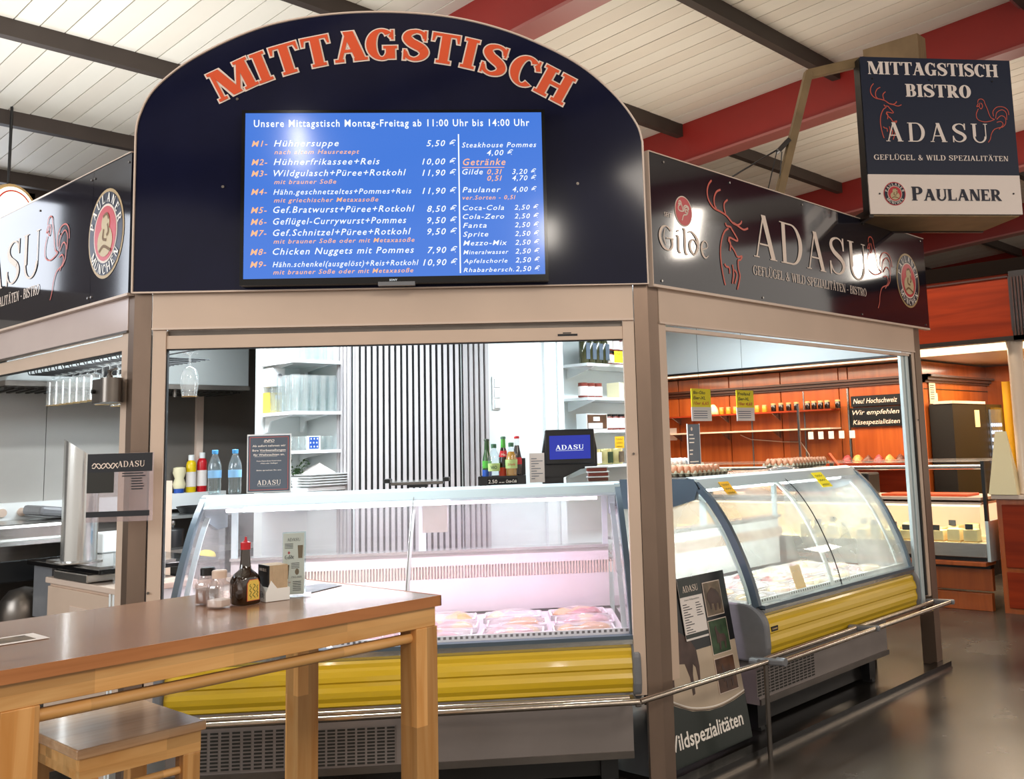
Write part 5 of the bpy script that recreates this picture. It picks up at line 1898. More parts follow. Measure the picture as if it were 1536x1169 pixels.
for k in range(9):
    a = k * .7
    mb.bar((.04 + .016 * k, .03, .012 + .004 * k), (.05 + .012 * k + .05 * math.cos(a), .13, .02 + .005 * k), .012, .003)
mesh('cutlery', mb, 'chrome', t, kind='stuff')
b_ = lathe_thing('water_bottle', 'clear water bottle with blue label behind the tap column', 'bottle', LF, (-.80, .38, 1.07), [
    ('bottle_body', [(.032, 0), (.034, .01), (.034, .13), (.028, .17), (.014, .21), (.0135, .222)], 'glass_pet'), ('label_band', [(.0352, .085), (.0352, .15)], 'label_blue'), ('cap', [(.016, .216), (.016, .238), (.001, .239)], 'blue_cap')])
t = lathe_thing('steel_dispenser', 'round-topped steel dispenser at the far left edge', 'dispenser', LF, (-1.68, .15, .45), [('barrel', [(.12, 0), (.13, .02), (.13, .30), (.12, .38), (.08, .43), (.001, .45)], 'steel_dark')], n=24)
t = thing('till_screen', 'black rear of a bar till behind the left counter', 'till', LF, (-1.5, .45, 1.062))
mesh('housing', MB().box(0, 0, 0, .12, .14, .12), 'white', t, bevel=.01)

# glass rack
t = thing('glass_rack', 'black wire rack for hanging glasses behind the left lintel', 'rack', LF, (-1.70, .12, 2.06))
mb = MB()
for k in range(14):
    u = .02 + k * .10
    for du in (0, .045):
        mb.tube([(u + du, 0, .11), (u + du, 0, .06), (u + du + (.016 if du == 0 else -.0), 0, .045), (u + du, .02, .045), (u + du, .42, .045)], .0032, 4)
mb.tube([(0, 0, .11), (1.42, 0, .11)], .004, 5).tube([(0, .42, .11), (1.42, .42, .11)], .004, 5).tube([(0, .2, .11), (1.42, .2, .11)], .004, 5)
mesh('wire_rails', mb, 'rubber', t)


def goblet(u, w_, label, tul, grp):
    if tul:
        ps = [('foot_and_stem', [(.034, .215), (.034, .212), (.006, .205), (.005, .150)], 'glass_tumbler'), ('bowl', [(.006, .150), (.030, .135), (.042, .10), (.042, .06), (.034, 0)], 'glass_tumbler'), ('gilt_rim', [(.0345, .0), (.035, .004)], 'logo_gold')]
    else:
        ps = [('foot_and_stem', [(.032, .18), (.032, .177), (.007, .17), (.007, .155)], 'glass_tumbler'), ('bowl', [(.01, .155), (.034, .148), (.036, .12), (.035, .0)], 'glass_tumbler'), ('gilt_rim', [(.0355, .0), (.036, .004)], 'logo_gold')]
    return lathe_thing('hanging_glass', label, 'glass', LF, (u, w_, 2.105 - (.215 if tul else .18)), ps, group=grp, n=14)


for k in range(5):
    goblet(-.50 - k * .095, .22, 'stemmed beer glass hanging in the front row, %s from the steel post' % ORDN[k], True, 'stemmed glasses, front row')
for k in range(5):
    goblet(-.62 - k * .10, .36, 'stemmed beer glass hanging in the second row, %s from the steel post' % ORDN[k], True, 'stemmed glasses, second row')
for k in range(7):
    goblet(-1.08 - k * .10, .26, 'straight beer glass hanging left of the stemmed ones, %s from the right' % ORDN[k], False, 'straight hanging glasses')
goblet(-.06, .30, 'single hanging glass seen just right of the left post', True, 'stemmed glasses, front row')
bpy.context.view_layer.update()

t = thing('tap_box', 'small bronze steel box with a knob on the left window frame', 'box', LF, (-.235, -.085, 1.862))
mesh('box', MB().box(0, .0, 0, .10, .08, .112), 'steel_dark', t, bevel=.003)
mesh('cylinder', MB().lathe(.145, .03, [(.048, 0), (.048, .112)], 18), 'steel_dark', t, smooth=True)
mesh('knob', MB().lathe(.12, .03, [(.012, .112), (.014, .125), (.008, .135), (.012, .15), (0.001, .155)], 10), 'steel_dark', t)
mesh('lever', MB().bar((.12, .03, .148), (.19, .03, .152), .012, .008), 'steel_dark', t)
mesh('turn_knob', MB().tube([(.035, -.002, .055), (.035, -.016, .055)], .010, 8), 'black', t)

# clear notice film in front of the left post
t = thing('clear_notice', 'see-through notice with dark ADASU header hung before the left post', 'notice', FF, (-.137, -.12, 1.33))
mesh('clear_film', MB().box(0, 0, -.002, .283, .002, .297), 'film_clear', t)
mesh('header_band', MB().box(0, -.001, .215, .278, 0, .296), 'ink', t)
mesh('footer_band', MB().box(0, -.001, .02, .270, 0, .044), 'ink', t)
mesh('dark_picture', MB().box(0, -.001, .125, .115, 0, .215), 'slot_dark', t)
serif('lettering', 'ADASU', .13, .236, .026, 'text_cream', t, y=-.0022, width=.115, S=.16, T=.06, F=.07, G=.05, track=.1)
lines('scroll_drawing', [[(.02 + .011 * k, .243 + .012 * math.sin(k * 1.7)) for k in range(11)], [(.02 + .011 * k, .243 - .012 * math.sin(k * 1.7 + .6)) for k in range(11)]], .004, 'text_cream', t, -.002)
mb = MB()
for i in range(7):
    ln = (.09, .10, .045, .045, .05, .055, .05)[i]
    xx = (.15, .15, .19, .19, .19, .19, .19)[i]
    zz = .205 - i * .0115
    mb.quad((xx, -.002, zz), (xx + ln, -.002, zz), (xx + ln, -.002, zz + .005), (xx, -.002, zz + .005))
mesh('printed_rows', mb, 'ink', t, kind='stuff')

# --- corner shelves with glasses
SHZ = (2.155, 1.838, 1.600)
for i, z_ in enumerate(SHZ):
    t = thing('corner_shelf', ['top white corner shelf of drinking glasses, left of the slats', 'middle white corner shelf holding tall beer glasses', 'lower white corner shelf with small mugs'][i], 'shelf', loc=(3.26, 5.345, z_))
    mesh('board', MB().box(0, 0, 0, .355, .41, .020), 'white_gloss', t)
    mb = MB()
    for xx in (.05, .30):
        mb.yzprof([(.10, 0), (.41, 0), (.41, -.10), (.38, -.10), (.35, -.03)], xx, xx + .012)
    mesh('bracket', mb, 'white', t)
t = thing('corner_shelf', 'lowest white board under the plates, left of the slats', 'shelf', loc=(3.26, 5.30, 1.372))
mesh('board', MB().box(0, 0, 0, .355, .46, .02), 'white_gloss', t)


def tumbler(x, y, z, label, grp, h, r0, r1, name='beer_glass'):
    return lathe_thing(name, label, 'glass', None, (x, y, z), [('glass', [(r0, 0), (r0, .004), (r1 * .97, h * .8), (r1, h), (r1 - .003, h), (r0 - .004, .012), (0.001, .012)], 'glass_tumbler')], group=grp, n=12)


def fill(xs, ys, z, lab, grp, h, r0, r1, name='beer_glass'):
    first = None
    for j, y in enumerate(ys):
        for i, x in enumerate(xs):
            if first is None:
                first = c = tumbler(x, y, z, lab, grp, h, r0, r1, name)
            else:
                c = copy_tree(first)
                c.location = (x, y, z)
            c['label'] = '%s, %s row, %s from the left' % (lab, ['front', 'second', 'third', 'rear'][j], ORDN[i])


fill([3.30 + .062 * i for i in range(5)], [5.40, 5.47, 5.54, 5.61], SHZ[0] + .021, 'clear tumbler on the top corner shelf', 'tumblers on the top shelf', .15, .024, .029)
fill([3.30 + .064 * i for i in range(5)], [5.39, 5.47, 5.55, 5.63], SHZ[1] + .021, 'tall clear beer glass on the middle corner shelf', 'tall beer glasses on the middle shelf', .225, .023, .030)
fill([3.38 + .06 * i for i in range(4)], [5.42, 5.50, 5.58], SHZ[2] + .021, 'low clear mug on the lower corner shelf', 'low mugs on the lower shelf', .085, .026, .028, 'glass_mug')
t = thing('patterned_box', 'small blue box with white leaf pattern on the lower corner shelf', 'box', loc=(3.375, 5.36, SHZ[2] + .021))
mesh('box', MB().box(0, 0, 0, .085, .02, .085), 'white', t)
mesh('blue_face', MB().box(.006, -.002, .006, .072, 0, .079), 'box_blue', t)
mb = MB()
for a in range(3):
    for b in range(3):
        cx, cz_ = .018 + a * .022 - (b % 2) * .004, .018 + b * .024
        mb.add([(cx - .006, -.003, cz_), (cx, -.003, cz_ - .005), (cx + .006, -.003, cz_), (cx, -.003, cz_ + .009)], [(0, 1, 2, 3)])
mesh('leaf_pattern', mb, 'white', t, kind='stuff')
t = thing('wall_box', 'white dispenser box hung under the top corner shelf', 'box', loc=(3.265, 5.60, 2.02))
mesh('box', MB().box(0, 0, 0, .095, .12, .12), 'plastic_white', t, bevel=.008)
mesh('knob', MB().tube([(.05, 0, .07), (.05, -.012, .07)], .014, 8), 'grey_plastic', t)
t = thing('yellow_carton', 'yellow carton behind the tall beer glasses', 'box', loc=(3.285, 5.66, SHZ[1] + .021))
mesh('carton', MB().box(0, 0, .0, .085, .08, .13), 'label_yellow', t)
mesh('carton_label', MB().box(.04, -.001, .085, .075, 0, .115), 'paper', t)
for k in range(5):
    t = thing('square_plate', ['white square plate, lowest of the stack left of the slats', 'white square plate, second from below in the stack', 'white square plate in the middle of the stack', 'white square plate, second from the top of the stack', 'white square plate, topmost of the stack'][k], 'plate', loc=(3.47 + .004 * (k % 2), 5.42, 1.393 + k * .016), group='stack of square plates')
    mesh('plate', MB().add([(-.10, -.10, 0), (.10, -.10, 0), (.10, .10, 0), (-.10, .10, 0), (-.14, -.14, .013), (.14, -.14, .013), (.14, .14, .013), (-.14, .14, .013), (-.14, -.14, .017), (.14, -.14, .017), (.14, .14, .017), (-.14, .14, .017)],
                           [(3, 2, 1, 0), (0, 1, 5, 4), (1, 2, 6, 5), (2, 3, 7, 6), (3, 0, 4, 7), (4, 5, 9, 8), (5, 6, 10, 9), (6, 7, 11, 10), (7, 4, 8, 11), (8, 9, 10, 11)]), 'white_gloss', t)
t = thing('napkins', 'folded white napkins heaped on the square plates', 'napkins', loc=(3.46, 5.40, 1.476))
mesh('napkin', MB().add([(-.12, -.08, 0), (.10, -.06, 0), (.06, .08, 0), (-.08, .10, 0), (.02, 0, .065)], [(0, 1, 4), (1, 2, 4), (2, 3, 4), (3, 0, 4), (3, 2, 1, 0)]), 'paper', t)
t = thing('potted_herb', 'small dark green herb plant behind the info sign', 'plant', loc=(3.36, 5.45, 1.393))
mesh('pot', MB().lathe(0, 0, [(.03, 0), (.04, .06), (.036, .06), (.001, .05)], 12), 'white', t)
rnd = random.Random(4)
mb = MB()
for k in range(90):
    a, b, rr = rnd.uniform(0, 6.28), rnd.uniform(.2, 1.5), rnd.uniform(.02, .07)
    c = Vector((rr * math.cos(a), rr * math.sin(a), .07 + rr * 1.2 * b))
    s_ = .013
    d1 = Vector((rnd.uniform(-1, 1), rnd.uniform(-1, 1), rnd.uniform(-.4, 1))).normalized() * s_
    d2 = Vector((rnd.uniform(-1, 1), rnd.uniform(-1, 1), rnd.uniform(-.4, .4))).normalized() * s_ * .7
    mb.add([c - d1, c - d2, c + d1, c + d2], [(0, 1, 2, 3)])
mesh('foliage', mb, 'leaf', t, kind='stuff')

# --- right wall shelves
for i, z_ in enumerate((2.165, 1.918, 1.682, 1.432)):
    t = thing('wall_shelf', ['uppermost white wall shelf with oil bottles behind the right frame', 'second white wall shelf with red-lidded jars', 'third white wall shelf with the photo carton', 'lowest white wall shelf with golden tins'][i], 'shelf', loc=(5.25, 4.73, z_))
    mesh('board', MB().box(0, 0, 0, .85, .315, .020), 'white_gloss', t)
    mesh('bracket', MB().yzprof([(.05, 0), (.315, 0), (.315, -.07), (.29, -.07)], .12, .135), 'white', t)
for k in range(4):
    t = thing('oil_bottle', ['dark green oil bottle, left one on the uppermost wall shelf', 'dark green oil bottle, second on the uppermost wall shelf', 'dark green oil bottle behind the yellow price card', 'dark green oil bottle hidden most at the back of the row'][k], 'bottle', loc=(5.295 + k * .072, 4.80, 2.186), group='oil bottles')
    mesh('bottle_body', MB().lathe(0, 0, [(.034, 0), (.036, .01), (.036, .16), (.028, .185), (.012, .20), (.012, .24)], 12), 'oil_olive', t, smooth=True)
    mesh('label_band', MB().box(-.012, -.0375, .03, .028, -.034, .15), 'sign_slate', t)


def jar(x, y, z, label, lid, body, grp, h=.09, r=.035, cat='jar', name='preserve_jar'):
    return lathe_thing(name, label, cat, None, (x, y, z), [('jar_body', [(r * .93, 0), (r, .006), (r, h * .82), (r * .9, h * .86)], body), ('label_band', [(r * 1.01, h * .12), (r * 1.01, h * .76)], 'paper'), ('lid', [(r * .95, h * .86), (r * .95, h), (0.001, h * 1.01)], lid)], group=grp, n=14)


for i in range(3):
    for l in range(2):
        jar(5.56 + i * .085, 4.80, 2.186 + l * .105, ['white labelled jar, lower row on the uppermost shelf, %s from the left', 'white labelled jar, upper row on the uppermost shelf, %s from the left'][l] % ORDN[i], 'black', 'jar_red', 'stacked jars uppermost shelf %d' % l, h=.10, r=.038)
for i in range(3):
    jar(5.205 + .07 + i * .078, 4.80, 1.939, ['white labelled jar with red lid, left on the second wall shelf', 'white labelled jar with red lid, middle of three on the second shelf', 'white labelled jar with red lid, right of three on the second shelf'][i], 'jar_red', 'jar_red', 'red-lidded jars', h=.105, r=.037)
t = thing('photo_carton', 'brown photo printed carton on the third wall shelf', 'box', loc=(5.17 + .09, 4.76, 1.703))
mesh('carton', MB().box(0, 0, 0, .225, .10, .118), 'white', t)
mesh('printed_picture', MB().box(.008, -.002, .008, .218, 0, .110), 'photo_rust', t)
mesh('printed_panel', MB().box(.07, -.003, .065, .14, -.002, .095).box(.015, -.003, .012, .17, -.002, .05), 'paper', t)
for i in range(3):
    jar(5.535 + i * .074, 4.80, 1.703, ['slim jar with dark lid, left of three beside the photo carton', 'slim jar with dark lid, middle of three beside the photo carton', 'slim jar with dark lid, right of three beside the photo carton'][i], 'black', 'jar_red', 'slim jars', h=.115, r=.034)
t = thing('cookbook', 'pale book standing at the right of the second wall shelf', 'book', loc=(5.62, 4.75, 1.939))
mesh('book', MB().box(0, 0, 0, .12, .12, .115), 'paper_warm', t)
mesh('cover_picture', MB().box(.09, -.002, .05, .118, 0, .09), 'photo_rust', t)
for i in range(3):
    t = lathe_thing('golden_tin', ['golden tin half hidden by the register on the lowest shelf', 'golden tin in the middle of the lowest wall shelf', 'golden tin with dark animal picture at the right of the lowest shelf'][i], 'tin', None, (5.36 + i * .125, 4.80, 1.453), [('tin', [(.052, 0), (.054, .004), (.054, .108), (.052, .112), (0.001, .110)], 'tin_gold')], group='golden tins', n=20)
    mesh('tin_label', MB().box(-.02, -.0565, .01, .035, -.052, .09), ['paper', 'photo_green', 'photo_brown'][i], t)
card(RF, 5.475 - P2[0], 1.72, 2.19, .095, .085, 'paper_yellow', 'yellow price card on the uppermost wall shelf', scrib=3)
card(RF, 5.45 - P2[0], 1.72, 1.567, .10, .085, 'paper_orange', 'orange price card on top of the golden tins', scrib=3)

# ================================================================== BAR TABLE AND STOOL
t = thing('bar_table', 'high beech bar table with brown laminate top in the left foreground', 'table', loc=(.84, 2.735, 0))
TX, TY = 1.40, .83
mesh('tabletop', MB().box(0, 0, 1.068, TX, TY, 1.10), 'table_top', t)
mesh('top_edging', MB().box(.001, -.004, 1.066, TX + .004, -.0002, 1.101).box(TX, -.004, 1.066, TX + .004, TY, 1.101), 'table_edge', t)
mesh('apron', MB().box(.012, .012, 1.000, TX - .01, .035, 1.066), 'beech', t, bevel=.002)
mesh('apron', MB().box(.012, TY - .035, 1.000, TX - .01, TY - .012, 1.066), 'beech', t, bevel=.002)
mesh('apron', MB().box(TX - .035, .035, 1.000, TX - .012, TY - .035, 1.066), 'beech', t)
for lx, ly in ((TX - .095, .008), (TX - .095, TY - .098), (.045, .008), (.045, TY - .098)):
    mesh('leg', MB().box(lx, ly, 0, lx + .09, ly + .09, 1.0), 'beech_z', t, bevel=.003)
mesh('bag_bar', MB().tube([(.10, .045, .968), (TX - .08, .045, .968)], .017, 14), 'beech', t, smooth=True)
mesh('bag_bar', MB().tube([(.10, TY - .045, .968), (TX - .08, TY - .045, .968)], .017, 14), 'beech', t, smooth=True)

t = thing('bar_stool', 'square beech bar stool pushed under the table', 'stool', loc=(1.195, 3.075, 0))
SX_, SY_ = .385, .445
mesh('seat', MB().box(0, 0, .752, SX_, SY_, .78), 'beech_stool', t, bevel=.004)
mesh('apron', MB().box(.012, .012, .690, SX_ - .012, .032, .752), 'beech', t)
mesh('apron', MB().box(.012, SY_ - .032, .690, SX_ - .012, SY_ - .012, .752), 'beech', t)
mesh('apron', MB().box(.012, .032, .690, .032, SY_ - .032, .752), 'beech', t)
mesh('apron', MB().box(SX_ - .032, .032, .690, SX_ - .012, SY_ - .032, .752), 'beech', t)
for lx in (.012, SX_ - .067):
    for ly in (.012, SY_ - .067):
        mesh('leg', MB().box(lx, ly, 0, lx + .055, ly + .055, .690), 'beech_z', t, bevel=.003)
mesh('stretcher', MB().tube([(.06, .04, .640), (SX_ - .06, .04, .640)], .012, 10), 'beech', t, smooth=True)
mesh('stretcher', MB().tube([(.04, .06, .30), (.04, SY_ - .06, .30)], .012, 10), 'beech', t, smooth=True)
mesh('stretcher', MB().tube([(.06, SY_ - .04, .640), (SX_ - .06, SY_ - .04, .640)], .012, 10), 'beech', t, smooth=True)

# --- things on the table
ZTB = 1.1015


def rsq(r, n=24, k=.35):
    return None


def shaker(x, y, label, cap, fillm, fh):
    t = thing('shaker', label, 'shaker', loc=(x, y, ZTB), rz=R_(18))
    n = 16

    def ring(mb, half, z, rr):
        for k in range(n):
            a = 2 * math.pi * (k + .5) / n
            c, s = math.cos(a), math.sin(a)
            m_ = (abs(c) ** rr + abs(s) ** rr) ** (1 / rr)
            mb.v.append((half * c / m_, half * s / m_, z))
    mb = MB()
    L = [(.031, .0, 6), (.034, .004, 6), (.034, .065, 6), (.030, .078, 4), (.021, .088, 2.2), (.020, .100, 2)]
    for h_, z_, rr in L:
        ring(mb, h_, z_, rr)
    for i in range(len(L) - 1):
        for k in range(n):
            mb.f.append((i * n + k, i * n + (k + 1) % n, (i + 1) * n + (k + 1) % n, (i + 1) * n + k))
    mb.f.append(tuple(reversed(range(n))))
    mesh('glass_jar', mb, 'glass_shaker', t, smooth=True)
    mb = MB()
    for h_, z_ in ((.028, .004), (.0305, .007), (.0305, fh)):
        ring(mb, h_, z_, 6)
    for i in range(2):
        for k in range(n):
            mb.f.append((i * n + k, i * n + (k + 1) % n, (i + 1) * n + (k + 1) % n, (i + 1) * n + k))
    mb.f += [tuple(reversed(range(n))), tuple(range(2 * n, 3 * n))]
    mesh('filling', mb, fillm, t)
    mesh('cap', MB().lathe(0, 0, [(.024, .096), (.0245, .118), (.021, .122), (0.001, .122)], 18), cap, t, smooth=True)
    return t


shaker(1.672, 3.185, 'square glass salt shaker with cream cap on the bar table', 'cream_edge', 'salt', .026)
shaker(1.690, 3.300, 'square glass pepper shaker with black cap behind the salt', 'black', 'pepper', .05)
t = thing('seasoning_bottle', 'brown seasoning sauce bottle with red cap and yellow label on the bar table', 'bottle', loc=(1.765, 3.185, ZTB), rz=R_(8))
n = 20
mb = MB()
L = [(.036, 0, 6), (.039, .004, 6), (.040, .075, 5), (.040, .085, 4), (.036, .098, 2.6), (.026, .108, 2.1), (.020, .115, 2), (.0175, .135, 2), (.0145, .175, 2), (.0135, .185, 2)]
for h_, z_, rr in L:
    for k in range(n):
        a = 2 * math.pi * (k + .5) / n
        c, s = math.cos(a), math.sin(a)
        m_ = (abs(c) ** rr + abs(s) ** rr) ** (1 / rr)
        mb.v.append((h_ * c / m_, h_ * s / m_, z_))
for i in range(len(L) - 1):
    for k in range(n):
        mb.f.append((i * n + k, i * n + (k + 1) % n, (i + 1) * n + (k + 1) % n, (i + 1) * n + k))
mb.f.append(tuple(reversed(range(n))))
mesh('glass_body', mb, 'sauce_glass', t, smooth=True)
mesh('cap', MB().lathe(0, 0, [(.0165, .180), (.017, .204), (.010, .206), (.004, .212), (.0035, .222), (0.001, .223)], 16), 'red_plastic', t, smooth=True)
mesh('label_edge', MB().xzprof([(-.023, .012), (.027, .012), (.027, .070), (.020, .082), (-.014, .082), (-.023, .070)], -.0412, -.0405), 'line_red', t)
mesh('label_sheet', MB().xzprof([(-.021, .014), (.025, .014), (.025, .069), (.019, .080), (-.013, .080), (-.021, .069)], -.0418, -.0412), 'label_yellow', t)
lines('label_script', [[(-.010 + .004 * math.sin(k * 2.1), .020 + k * .0052) for k in range(10)], [(.004 + .005 * math.sin(k * 1.7 + 1), .020 + k * .0052) for k in range(10)], [(.017 + .003 * math.sin(k * 2.6), .022 + k * .005) for k in range(9)]], .0022, 'bottle_green', t, -.0422, k=3)
# coaster holder
t = thing('coaster_holder', 'white holder full of square beer mats with GILDE lettering', 'coaster holder', loc=(1.855, 3.185, ZTB), rz=R_(-8))
mesh('holder', MB().xzprof([(-.03, 0), (.055, 0), (.055, .042), (.01, .042), (-.012, .07), (-.03, .03)], -.045, .045), 'white', t)
mesh('holder_side', MB().add([(-.031, -.046, 0), (-.031, .046, 0), (-.031, .046, .085), (-.031, -.046, .035)], [(0, 3, 2, 1)]), 'white', t)
for k in range(14):
    o = mesh('beer_mat', MB().box(-.022 + k * .005, -.044, .035, -.0178 + k * .005, .044, .120), 'coaster' if k else 'black', t, bevel=.0)
l_ = serif('mat_lettering', 'DAS GILDE', -.040, .100, .009, 'text_cream', t, y=0, width=.06)
l_.rotation_euler[2] = R_(-90)
l_.location = (-.0235, -.012, 0)
l_ = gilde(t, -.04, .012, .022, .07, 'ink', 0)
l_.rotation_euler[2] = R_(-90)
l_.location = (-.032, -.008, 0)
# menu in acrylic stand
t = thing('drinks_menu', 'narrow drinks leaflet in a clear acrylic stand on the bar table', 'menu stand', loc=(1.955, 3.195, ZTB), rz=R_(-32))
mesh('clear_stand', MB().box(-.038, .004, .0, .042, .0055, .222).box(-.038, -.0065, .0, .042, -.005, .222).box(-.055, -.04, 0, .06, .045, .003), 'glass_clear', t)
mesh('leaflet', MB().box(-.036, -.003, .004, .036, .001, .218), 'paper', t)
serif('leaflet_lettering', 'ADASU', -.022, .190, .011, 'ink', t, y=-.0036, width=.044, S=.15, T=.06)
gilde(t, -.030, .128, .014, .032, 'ink', -.0036)
mesh('mark', disc(MB(), -.016, .150, .004, .005, -.0036, 12), 'logo_red', t)
serif('leaflet_lettering', 'PAULANER', -.006, .062, .006, 'ink', t, y=-.0036, width=.034)
mesh('mark', disc(MB(), .012, .083, .007, .011, -.0036, 14), 'logo_brown', t)
sans('leaflet_lettering', 'Coca-Cola', -.03, .045, .006, 'logo_red', t, y=-.0036, width=.02, shear=.3)
mb = MB()
for i in range(14):
    zz = (.18 - i * .005) if i < 4 else (.112 - (i - 4) * .0055 if i < 8 else .048 - (i - 8) * .006)
    xx = -.030 if i < 4 else (-.008 if i < 8 else -.002)
    mb.quad((xx, -.0036, zz), (xx + .028, -.0036, zz), (xx + .028, -.0036, zz + .0022), (xx, -.0036, zz + .0022))
mesh('printed_rows', mb, 'ink', t, kind='stuff')
mesh('beer_picture', MB().xzprof([(.016, .13), (.03, .13), (.032, .175), (.014, .175)], -.0042, -.0034).xzprof([(-.028, .06), (-.018, .06), (-.014, .108), (-.030, .108)], -.0042, -.0034), 'logo_brown', t)
mat('photo_grey', '6d7680', .35, noise=.5, nscale=22)
# place cards lying on the top
t = thing('table_card', 'flat silver-grey photo card lying on the table behind the menu', 'card', loc=(2.02, 3.19, ZTB), rz=R_(0))
mesh('card', MB().add([(-.02, .0, 0), (.19, .08, 0), (.17, .20, 0), (.10, .19, 0), (-.02, .0, .001), (.19, .08, .001), (.17, .20, .001), (.10, .19, .001)], [(3, 2, 1, 0), (4, 5, 6, 7), (0, 1, 5, 4), (1, 2, 6, 5), (2, 3, 7, 6), (3, 0, 4, 7)]), 'photo_grey', t)
t = thing('table_card', 'flat grey card at the left edge of the table top', 'card', loc=(.90, 3.10, ZTB))
mesh('card', MB().box(0, 0, 0, .22, .13, .001), 'paper', t)
mesh('card_picture', MB().box(.02, .02, .001, .19, .11, .0015), 'photo_brown', t)

# ================================================================== THE NEIGHBOURING COUNTER (mahogany stall)
nb = thing('neighbour_stall', 'mahogany panelled stall across the aisle at the right', 'market stall', kind='structure')
XF = 9.1
mesh('fascia', MB().box(XF, 3.02, 2.45, XF + .08, 9.2, 3.02), 'mahogany_dark', nb)
mesh('fascia', MB().box(XF, 1.0, 2.45, XF + .08, 2.86, 3.02), 'mahogany_dark', nb)
pl = mesh('fluted_pilaster', MB().box(XF - .03, 2.86, 2.40, XF + .08, 3.02, 3.05), 'trim_black', nb)
mb = MB()
for k in range(5):
    mb.box(XF - .042, 2.875 + k * .028, 2.45, XF - .03, 2.888 + k * .028, 2.98)
mesh('flutes', mb, 'mahogany_trim', pl)
mesh('fascia_bead', MB().box(XF - .012, 3.02, 2.50, XF, 3.035, 2.99).box(XF - .012, 3.035, 2.985, XF, 9.2, 3.0), 'mahogany_trim', nb)
mesh('cornice', MB().add([(XF - .10, 1.0, 3.14), (XF + .1, 1.0, 3.14), (XF + .1, 1.0, 3.02), (XF - .02, 1.0, 3.02), (XF - .10, 9.2, 3.14), (XF + .1, 9.2, 3.14), (XF + .1, 9.2, 3.02), (XF - .02, 9.2, 3.02)],
                         [(0, 1, 2, 3), (7, 6, 5, 4), (0, 4, 5, 1), (1, 5, 6, 2), (2, 6, 7, 3), (3, 7, 4, 0)]), 'trim_black', nb)
mesh('lower_moulding', MB().box(XF - .03, 1.0, 2.41, XF + .1, 9.2, 2.45), 'trim_black', nb)
mesh('stall_ceiling', MB().box(XF + .02, 1.0, 2.42, 14, 9.2, 2.44), 'cream_edge', nb)
mesh('lit_ceiling_panel', MB().box(XF + .14, 1.2, 2.405, XF + .95, 8.8, 2.42), 'lit_panel', nb)
w1 = thing('wall_mahogany', 'mahogany back wall of the neighbouring stall with glass shelves', 'wall', kind='structure')
XW = 10.5
ys = [4.5, 5.40, 5.52, 6.30, 7.05, 7.85, 8.7]
for i in range(len(ys) - 1):
    mesh('wood_panel', MB().box(XW, ys[i] + .006, .0, XW + .05, ys[i + 1] - .006, 2.40), 'mahogany', w1, bevel=.004)
mesh('wall_cornice', MB().yzprof([(0, 0), (0, 0), (0, 0)], 0, 0) if False else MB().box(XW - .10, 4.4, 2.225, XW, 8.7, 2.25).box(XW - .06, 4.44, 2.19, XW, 8.7, 2.225).box(XW - .03, 4.47, 2.165, XW, 8.7, 2.19), 'mahogany_trim', w1)
mesh('wall_return', MB().box(XW, 4.5, 0, 13.5, 4.55, 2.40), 'mahogany', w1)
mesh('wall_cornice', MB().box(XW - .10, 4.4, 2.225, 12.45, 4.5, 2.25).box(XW - .06, 4.44, 2.19, 12.4, 4.5, 2.225).box(XW - .03, 4.47, 2.165, 12.4, 4.5, 2.19), 'mahogany_trim', w1)
mesh('panel_groove', MB().box(XW, 4.494, 2.09, 12.4, 4.5, 2.10), 'trim_black', w1)
mesh('side_wall', MB().box(12.4, 2.5, 0, 12.5, 4.5, 2.40), 'mahogany', w1)
mesh('far_side_wall', MB().box(9.2, 8.7, 0, 10.5, 8.75, 2.4), 'mahogany', w1)
for z_ in (1.905, 1.69):
    s_ = thing('glass_wall_shelf', ['upper shelf of jars on the mahogany wall', 'lower empty shelf on the mahogany wall'][z_ < 1.8], 'shelf', loc=(XW - .22, 5.52, z_))
    mesh('board', MB().box(0, 0, 0, .22, 2.5, .018), 'mahogany_dark' if z_ > 1.8 else 'cream_edge', s_)
    mb = MB()
    for yy in (.8, 1.55, 2.3):
        mb.add([(.22, yy, 0), (.22, yy + .01, 0), (.03, yy + .01, 0), (.03, yy, 0), (.22, yy, -.09), (.22, yy + .01, -.09)], [(0, 1, 2, 3), (0, 3, 4), (1, 5, 2), (3, 2, 5, 4)])
    mesh('bracket', mb, 'steel', s_)
mesh('shelf_upright', MB().box(XW - .008, 5.98, 1.2, XW, 5.995, 2.15).box(XW - .008, 6.72, 1.2, XW, 6.735, 2.15).box(XW - .01, 5.40, 1.2, XW, 5.42, 2.15), 'steel', w1)
mesh('wall_cable', MB().tube([(XW - .012, 6.9, 1.66), (XW - .012, 6.75, 1.60), (XW - .012, 6.3, 1.56), (XW - .012, 6.05, 1.55), (XW - .012, 5.95, 1.40), (XW - .012, 5.95, 1.3)], .006, 5), 'cream_edge', w1)
def jar2(x, y, z, label, body, grp, h, r):
    return lathe_thing('preserve_jar', label, 'jar', None, (x, y, z), [('jar_body', [(r * .93, 0), (r, .006), (r, h * .74), (r * .9, h * .80)], body), ('lid', [(r * .95, h * .80), (r * .95, h), (0.001, h * 1.01)], 'logo_gold')], group=grp, n=14)


